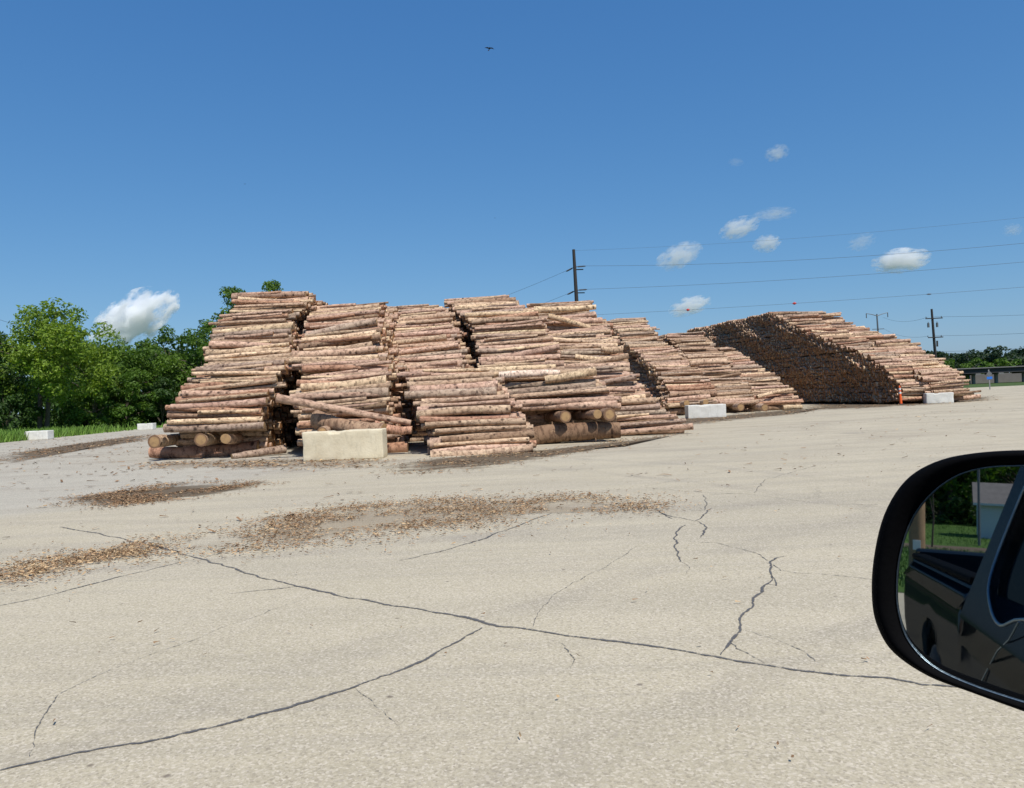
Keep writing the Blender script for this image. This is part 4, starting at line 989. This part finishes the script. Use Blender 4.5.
def smooth_loop(P, n):
    P = [Vector((p[0], p[1], 0)) for p in P]; m = len(P); out = []
    for i in range(m):
        p0, p1, p2_, p3_ = P[i - 1], P[i], P[(i + 1) % m], P[(i + 2) % m]
        for k in range(n):
            u = k / n
            q = .5 * ((2 * p1) + (p2_ - p0) * u + (2 * p0 - 5 * p1 + 4 * p2_ - p3_) * u * u + (3 * p1 - p0 - 3 * p2_ + p3_) * u ** 3); out.append((q.x, q.y))
    return out
OUT = smooth_loop([(872, 600), (873.5, 560), (884, 515), (905, 481), (935, 462), (975, 453), (1030, 450), (1095, 452), (1135, 462), (1152, 490), (1158, 560), (1154, 650), (1142, 715), (1120, 738), (1080, 731), (1024, 711.5), (970, 692), (928, 676), (894, 653), (878, 628)], 5)
INN = smooth_loop([(896.5, 592), (899.5, 556), (911, 521), (929, 496), (954, 477), (985, 467.5), (1030, 465.5), (1092, 467), (1124, 475), (1137, 498), (1142, 560), (1139, 645), (1130, 700), (1113, 721), (1080, 718), (1024, 702.5), (970, 684.5), (932, 666), (909, 642), (899.5, 617)], 5)
n = len(OUT)
mb = MB(); rings = []
def ringw(L_, off): return [loc(on_glass(x, y, off)) for x, y in L_]
def lerp_loop(A, B, u): return [(a_[0] + (b_[0] - a_[0]) * u, a_[1] + (b_[1] - a_[1]) * u) for a_, b_ in zip(A, B)]
# inner wall (from glass up to the rim), rounded rim, outer side, domed back
cen = np.mean([loc(on_glass(x, y, 0)) for x, y in OUT], 0); nl = loc(NM)
rings.append(ringw(lerp_loop(INN, OUT, -.03), -.004))
rings.append(ringw(lerp_loop(INN, OUT, .25), .010)); rings.append(ringw(lerp_loop(INN, OUT, .55), .016)); rings.append(ringw(lerp_loop(INN, OUT, .8), .016)); 
outer = np.array(ringw(OUT, .0))
o2 = np.array(ringw(lerp_loop(INN, OUT, .95), .010)); rings.append(o2); rings.append(outer)
for kx, dp in ((1.0, .02), (.97, .045), (.88, .075), (.70, .10), (.40, .118)):
    rings.append(cen + (outer - cen) * kx - nl * dp)
V = []; Fc = []
for r_ in rings: V += [tuple(p) for p in r_]
for a_ in range(len(rings) - 1):
    for i in range(n): Fc.append((a_ * n + i, a_ * n + (i + 1) % n, (a_ + 1) * n + (i + 1) % n, (a_ + 1) * n + i))
V.append(tuple(cen - nl * .122)); li = len(V) - 1; bq = (len(rings) - 1) * n
for i in range(n): Fc.append((bq + i, bq + (i + 1) % n, li))
mb.add(V, Fc, 0, True)
mir = mb.build('door_mirror', M['blackplastic'], truck)
g_ = MB(); gl = ringw(INN, 0.0); gl2 = ringw(INN, -.003); g_.add(gl, [tuple(range(n))]); g_.add(gl2, [tuple(range(n))[::-1]])
g_.add(gl + gl2, [(i, i + n, (i + 1) % n + n, (i + 1) % n) for i in range(n)])
go = g_.build('mirror_glass', [M['mirror']], mir)
if go.data.polygons[0].normal.dot(Vector(nl)) < 0: go.data.flip_normals()
# bright bevelled glass edge
e_ = MB(); e_.tube([loc(on_glass(x, y, .0012)) for x, y in INN + INN[:1]], .0007, 6, cap=False); e_.build('glass_edge', M['trim'], mir)
arm = MB(); ia = loc(on_glass(1140, 640, -.05)); arm.tube([ia, (ia + np.array([ia[0] + .06, FL - .06, ia[2] - .03])) / 2, (ia[0] + .06, FL - .06, ia[2] - .03)], [.05, .045, .055], 12); arm.build('mirror_arm', M['blackplastic'], mir)

for px_ in (900, 908, 915, 930, 950, 964, 975, 982, 990, 1000, 1007, 1015, 1024):
    q = on_glass(px_, 560); r = q - CAM; r /= np.linalg.norm(r); o_ = loc(r - 2 * np.dot(r, NM) * NM); q = loc(q); t_ = (FL - .02 - q[1]) / o_[1]; print('MIR', px_, 'x at flank', round(q[0] + o_[0] * t_, 2), 'glass', q.round(2))
# body: cross-section y offset at height (left side), lofted along x
W = 1.92
def yb(z, zt):   # outward bulge of the flank
    u = (z - .45) / (zt - .45); return FL - .05 * (1 - math.sin(min(1, max(0, u)) * 2.6)) - (.03 if z > zt - .08 else 0)
def flank_shell(x0, x1, zt, name, nxs=8, arch=None):
    m = MB(); zsn = [.42, .5, .62, .75, .88, 1.0, 1.1, zt - .08, zt - .03, zt]
    for side in (0, 1):
        V = []; xs_ = [x0 + (x1 - x0) * i / nxs for i in range(nxs + 1)]
        for x in xs_:
            for z in zsn:
                y = yb(z, zt)
                zz = z
                if arch and abs(x - arch) < .45 and z < .42 + math.sqrt(max(0, .45 ** 2 - (x - arch) ** 2)) + .0: zz = .42 + math.sqrt(max(0, .45 ** 2 - (x - arch) ** 2))
                V.append((x, y if side == 0 else 2 * (FL - W / 2) - y, max(zz, z)))
        k = len(zsn); Fc = [(i * k + j, i * k + j + 1, (i + 1) * k + j + 1, (i + 1) * k + j) for i in range(nxs) for j in range(k - 1)]
        if side: Fc = [q[::-1] for q in Fc]
        m.add(V, Fc, 0, True)
    o = m.build(name, M['paint'], truck); s_ = o.modifiers.new('thickness', 'SOLIDIFY'); s_.thickness = .03; s_.offset = -1
    return o
yc = FL - W / 2
flank_shell(-4.55, -2.455, 1.125, 'bed_side', 40, -3.4)
b = MB(); b.box((-3.515, FL - .09, 1.14), (2.09, .085, .035)); b.box((-3.515, FL - W + .09, 1.14), (2.07, .085, .035)); b.build('bed_rail', M['blackplastic'], truck, .012)
b = MB(); b.box((-3.5, yc, .72), (2.0, W - .2, .06)); b.box((-2.5, yc, .93), (.05, W - .22, .5)); b.build('bed_floor', M['gap'], truck)
b = MB(); b.box((-4.55, yc, .86), (.07, W - .14, .66)); b.build('tailgate', M['paint'], truck, .02)
b = MB(); b.box((-4.7, yc, .55), (.22, W - .05, .2)); b.build('rear_bumper', M['trim'], truck, .04)
flank_shell(-2.42, 1.1, 1.0, 'cab_side', 14)
flank_shell(1.12, 2.35, 1.02, 'front_fender', 26, 1.72)
def greeny(z): return FL - .018 - (z - 1.0) * .33
def side_panel(side):
    outer_ = [(-2.42, .99), (1.08, .99), (.35, 1.73), (.2, 1.78), (-1.9, 1.78), (-2.18, 1.74), (-2.32, 1.6)]
    def rr(P, n_=4): return [(p[0], p[1]) for p in smooth_loop(P, n_)]
    w1 = [(-.12, 1.10), (.90, 1.10), (.30, 1.69), (-.12, 1.69)]
    w2 = rr([(-.28, 1.15), (-.28, 1.45), (-.28, 1.685), (-1.1, 1.69), (-1.75, 1.685), (-2.06, 1.60), (-2.14, 1.38), (-2.13, 1.18), (-1.97, 1.09), (-1.74, 1.05), (-1.5, 1.10), (-.9, 1.12)])
    pan = [outer_, w1, w2]; flat = [p for L_ in pan for p in L_]
    tri = tessellate_polygon([[Vector((p[0], p[1], 0)) for p in L_] for L_ in pan])
    ys_ = (lambda z: greeny(z)) if side == 0 else (lambda z: 2 * yc - greeny(z))
    m = MB(); m.add([(p[0], ys_(p[1]), p[1]) for p in flat], [tuple(q) for q in tri])
    o = m.build('cab_pillars', M['paint'], truck); s_ = o.modifiers.new('thickness', 'SOLIDIFY'); s_.thickness = .035; s_.offset = 0
    for L_ in ([w2] if side == 0 else [w1, w2]):
        m = MB(); in_ = -.012 if side == 0 else .012; m.add([(p[0], ys_(p[1]) + in_, p[1]) for p in L_], [tuple(range(len(L_)))]); gz_ = m.build('side_window', M['glass'], truck)
        if side == 0:
            f_ = MB(); f_.tube([(p[0], ys_(p[1]) + .018, p[1]) for p in L_ + L_[:1]], .006, 6, cap=False); f_.build('window_trim', M['trim'], gz_)
side_panel(0); side_panel(1)
b = MB(); yt = greeny(1.78)
V = []
for x, dz in ((-2.0, -.015), (-1.6, .015), (-.8, .03), (0, .025), (.25, 0)):
    for j in range(7):
        u = j / 6; V.append((x, yt + (2 * yc - 2 * yt) * u, 1.775 + dz + .045 * math.sin(math.pi * u)))
b.add(V, [(i * 7 + j, i * 7 + j + 1, (i + 1) * 7 + j + 1, (i + 1) * 7 + j) for i in range(4) for j in range(6)], 0, True); o = b.build('roof', M['paint'], truck); s_ = o.modifiers.new('thickness', 'SOLIDIFY'); s_.thickness = .03
b = MB(); b.add([(1.06, greeny(1.03), 1.03), (1.06, 2 * yc - greeny(1.03), 1.03), (.26, 2 * yc - yt, 1.77), (.26, yt, 1.77)], [(0, 1, 2, 3)]); b.build('windscreen', M['glass'], truck)
b = MB(); b.add([(-2.41, greeny(1.06), 1.06), (-2.41, 2 * yc - greeny(1.06), 1.06), (-2.1, 2 * yc - yt, 1.76), (-2.1, yt, 1.76)], [(0, 3, 2, 1)]); b.build('rear_window', M['glass'], truck)
b = MB(); b.box((-2.40, yc, .74), (.04, W - .14, .64)); b.build('cab_back', M['paint'], truck)
V = []
for x, z in ((1.06, 1.04), (1.5, 1.03), (2.0, 1.01), (2.3, .97), (2.38, .88)):
    for j in range(7):
        u = j / 6; V.append((x, FL - .10 + (-W + .2) * u, z + .035 * math.sin(math.pi * u)))
b = MB(); b.add(V, [(i * 7 + j, i * 7 + j + 1, (i + 1) * 7 + j + 1, (i + 1) * 7 + j) for i in range(4) for j in range(6)], 0, True); o = b.build('hood', M['paint'], truck); s_ = o.modifiers.new('thickness', 'SOLIDIFY'); s_.thickness = .03
b = MB(); b.box((2.38, yc, .74), (.06, W - .3, .30)); b.build('grille', M['gap'], truck, .02)
b = MB(); b.box((2.44, yc, .50), (.2, W - .06, .22)); b.build('front_bumper', M['trim'], truck, .05)
for y in (FL - .24, FL - W + .24):
    b = MB(); b.box((2.37, y, .84), (.08, .34, .18)); b.build('headlight', M['lamp_clear'], truck, .03)
    b = MB(); b.box((-4.585, y + (.06 if y > yc else -.06), .90), (.06, .14, .42)); b.build('tail_light', M['lamp_red'], truck, .02)
b = MB(); b.box((-.65, yc, .45), (3.5, W - .3, .1)); b.build('cab_floor', M['gap'], truck)
for y in (yc + .42, yc - .42):
    b = MB(); b.box((-.25, y, .72), (.5, .5, .16)); b.box((-.55, y, 1.05), (.14, .5, .62), M=Matrix.Rotation(R(-12), 3, 'Y')); b.build('seat', M['seat'], truck, .05)
b = MB(); b.box((-1.4, yc, .75), (.5, 1.5, .16)); b.box((-1.68, yc, 1.05), (.14, 1.5, .6)); b.build('rear_bench', M['seat'], truck, .05)
b = MB(); b.box((.72, yc, .98), (.45, W - .3, .22)); b.build('dashboard', M['blackplastic'], truck, .05)
for x, y in ((1.72, FL - .13), (1.72, FL - W + .13), (-3.4, FL - .13), (-3.4, FL - W + .13)):
    s_ = 1 if y > yc else -1
    wv = empty('wheel', (x, y, .37)); wv.parent = truck
    b = MB(); b.tube([(0, -.11, 0), (0, -.09, 0), (0, .09, 0), (0, .11, 0)], [.30, .37, .37, .30], 28); b.build('tyre', M['rubber'], wv)
    b = MB(); b.tube([(0, s_ * .112, 0), (0, s_ * .118, 0)], [.22, .20], 20)
    for q in range(6): b.box((math.cos(q * 1.047) * .13, s_ * .125, math.sin(q * 1.047) * .13), (.17, .012, .05), M=Matrix.Rotation(-q * 1.047, 3, 'Y'))
    b.build('rim', M['rim'], wv)
# door seam and handle, on the left flank
b = MB(); P = [(-1.42, 1.10), (-1.55, 1.03), (-1.72, .97), (-1.85, .90), (-1.95, .83), (-2.0, .7), (-1.98, .5)]
b.tube([(x, yb(min(z, .9), 1.0) + .004, z) for x, z in P], .0028, 6); b.build('door_seam', M['trim'], truck)
b = MB()
for x in (-.2, .95): b.tube([(x, yb(z, 1.0) + .001, z) for z in (.95, .9, .8, .6, .47)], .003, 6)
b.build('front_door_seam', M['gap'], truck)
for x in (-.08, -1.2):
    b = MB(); b.box((x, yb(.88, 1.0) + .02, .88), (.16, .035, .035)); b.build('door_handle', M['blackplastic'], truck, .012)

# ------------------------------------------------------------------ what the mirror sees (behind the camera)
lw = [refl(880, 566, z=0), refl(1090, 566, z=0)]
dirm = refl(950, 521, 60.0) - on_glass(950, 521); dirm /= np.linalg.norm(dirm); sidem = np.array([-dirm[1], dirm[0], 0])
O = on_glass(950, 521)
def rm(d, s): p = O + dirm * d + sidem * s; return (p[0], p[1])
def bank(d): return max(0.0, min(2.2, (d - 50) * .035))
DS = [16, 30, 42, 50, 55, 60, 70, 80, 90, 100, 113, 130]; V = []; SS = np.linspace(-1, 1, 13)
for d_ in DS:
    for s_ in SS: q_ = rm(d_, s_ * (30 + (d_ - 16) * .35)); V.append((q_[0], q_[1], .008 + bank(d_)))
me = np_mesh('lawn', np.array(V), np.array([(i * 13 + j, i * 13 + j + 1, (i + 1) * 13 + j + 1, (i + 1) * 13 + j) for i in range(len(DS) - 1) for j in range(12)]), [M['lawn']])
if me.polygons[0].normal.z < 0: me.flip_normals()
tag(link('lawn', me), kind='structure')
poly_sheet('dirt_strip', [rm(40 + 1.5 * math.sin(s * 1.7), s) for s in np.linspace(-24, 24, 30)] + [rm(49 + 1 * math.sin(s * .9), s) for s in np.linspace(24, -24, 30)], .014, M['dirt'])
pts = []
for i in range(15000):
    d = rnd.uniform(17, 41.5); s = rnd.uniform(-7, 5); x, y = rm(d, s); pts.append((x, y, 0))
for i in range(9000):
    d = rnd.uniform(50, 85); s = rnd.uniform(-12, 6); x, y = rm(d, s); pts.append((x, y, bank(d)))
blades('lawn_grass', pts, .16, .03, 'short lawn grass behind the truck', (0.055, .12, .02), (.10, .19, .03))
chip2 = []
# pole with white tag
q = refl(917, 521, 20.0); root = empty('wooden_pole', (q[0], q[1], 0)); tag(root, 'brown wooden pole with a small white tag, seen in the mirror', 'utility pole')
b = MB(); b.tube([(0, 0, -.1), (0, 0, 4), (.03, 0, 9)], [.175, .16, .13], 16); b.build('pole_shaft', M['woodpole'], root)
tg = refl(917, 545, 19.8)
tov = -dirm; b = MB(); az = math.atan2(tov[1], tov[0]); b.box((tov[0] * .175, tov[1] * .175, tg[2]), (.012, .16, .22), az); b.build('tag_plate', M['reflect'], root, .004)
# shed
qa = refl(978.5, 521, 60.0); root = empty('garden_shed', (qa[0], qa[1], .2), math.atan2(sidem[1], sidem[0])); tag(root, 'white shed with a grey shingle roof, seen in the mirror', 'shed')
# local x along +side (to camera-left in the mirror?), build towards the hidden side
sgn = 1 if np.dot(refl(1000, 521, 60.0) - qa, sidem) > 0 else -1
Wd, Dp, He, Hr = 5.5, 4.0, 2.35, 3.75; fy = 1 if np.dot(np.array([-sidem[1], sidem[0], 0]), dirm) > 0 else -1
b = MB(); b.box((sgn * Wd / 2, fy * Dp / 2, He / 2), (Wd, Dp, He)); 
for i in range(12): b.box((sgn * Wd / 2, -fy * .012, .1 + i * .19), (Wd + .02, .02, .17))
b.build('wall', M['shedwall'], root)
b = MB(); e = .3; x0, x1 = sgn * -e, sgn * (Wd + e)
V = [(x0, -fy * e, He - .05), (x1, -fy * e, He - .05), (x1, fy * Dp / 2, Hr), (x0, fy * Dp / 2, Hr), (x0, fy * (Dp + e), He - .05), (x1, fy * (Dp + e), He - .05)]
V2 = [(p[0], p[1], p[2] + .1) for p in V]
b.add(V2 + V, [(0, 1, 2, 3), (3, 2, 5, 4), (6, 9, 8, 7), (9, 10, 11, 8), (0, 6, 7, 1), (4, 5, 11, 10), (0, 3, 9, 6), (3, 4, 10, 9), (1, 7, 8, 2), (2, 8, 11, 5)]); b.build('roof', M['shedroof'], root)
b = MB(); b.box((sgn * Wd / 2, -fy * (e + .02), He), (Wd + 2 * e, .03, .14)); b.build('fascia', M['shedwall'], root)
b = MB(); b.box((sgn * 3.2, -fy * .03, 1.0), (.9, .05, 2.0)); b.build('door', M['parapet'], root, .01)
q = refl(979, 521, 52.0); m = MB(); m.tube([(q[0], q[1], 0), (q[0], q[1], 5.5)], [.08, .06], 10); o = m.build('steel_post', M['steel']); tag(o, 'thin grey post standing before the shed, seen in the mirror', 'post')
# trees and hedge of the reflected yard
def rt(px, d): p = refl(px, 521, d); return p[0], p[1]
for i, (px, d, h, rx, mt, lb) in enumerate(((915, 92, 13, 6, 'leaf_dark', 'dark tree above the wooden pole in the mirror'), (950, 84, 14, 6, 'leaf_mid', 'broad green tree beyond the lawn in the mirror'), (985, 95, 16, 7, 'leaf_dark', 'tall dark tree right behind the shed in the mirror'), (1020, 88, 15, 7, 'leaf_dark', 'dark tree beyond the shed roof in the mirror'), (880, 88, 13, 6, 'leaf_mid', 'green tree hidden by the mirror edge'))):
    x, y = rt(px, d); tree('tree', x, y, h, rx, M[mt], lb, 80 + i, base=.12, ncl=90, leaf=.3, n_per=130, trunk_r=.25, z0=bank(d), group='trees beyond the mirrored lawn')
for i, px in enumerate((900, 920, 940, 960, 980, 1000)):
    x, y = rt(px, 79 + (i % 2)); tree('bush', x, y, 2.2 + .3 * (i % 3), 1.9, M['leaf_dark'], ('low dark hedge bush at the far end of the mirrored lawn'), 90 + i, base=-.1, ncl=24, leaf=.2, n_per=150, trunk_r=.06, z0=bank(79), cat='bush', group='hedge bushes at the end of the mirrored lawn')
spec = []
for i in range(260):
    x, y = rt(g.uniform(840, 1080), g.uniform(104, 118)); spec.append((x, y, g.uniform(0, 13), g.uniform(1.8, 3)))
wood('woods_behind_yard', spec, M['leaf_dark'], .6, 'dark woods closing the far side of the mirrored lawn', 23, 30)
x, y = rt(932, 45); root = empty('sapling', (x, y, 0)); tag(root, 'thin bare sapling leaning on the mirrored lawn', 'sapling')
b = MB(); b.tube([(0, 0, 0), (.25, .1, 1.5), (.2, .1, 3.2)], [.05, .035, .012], 6); b.tube([(.25, .1, 1.5), (-.2, 0, 2.6)], [.025, .008], 5); b.build('trunk', M['trunk'], root)
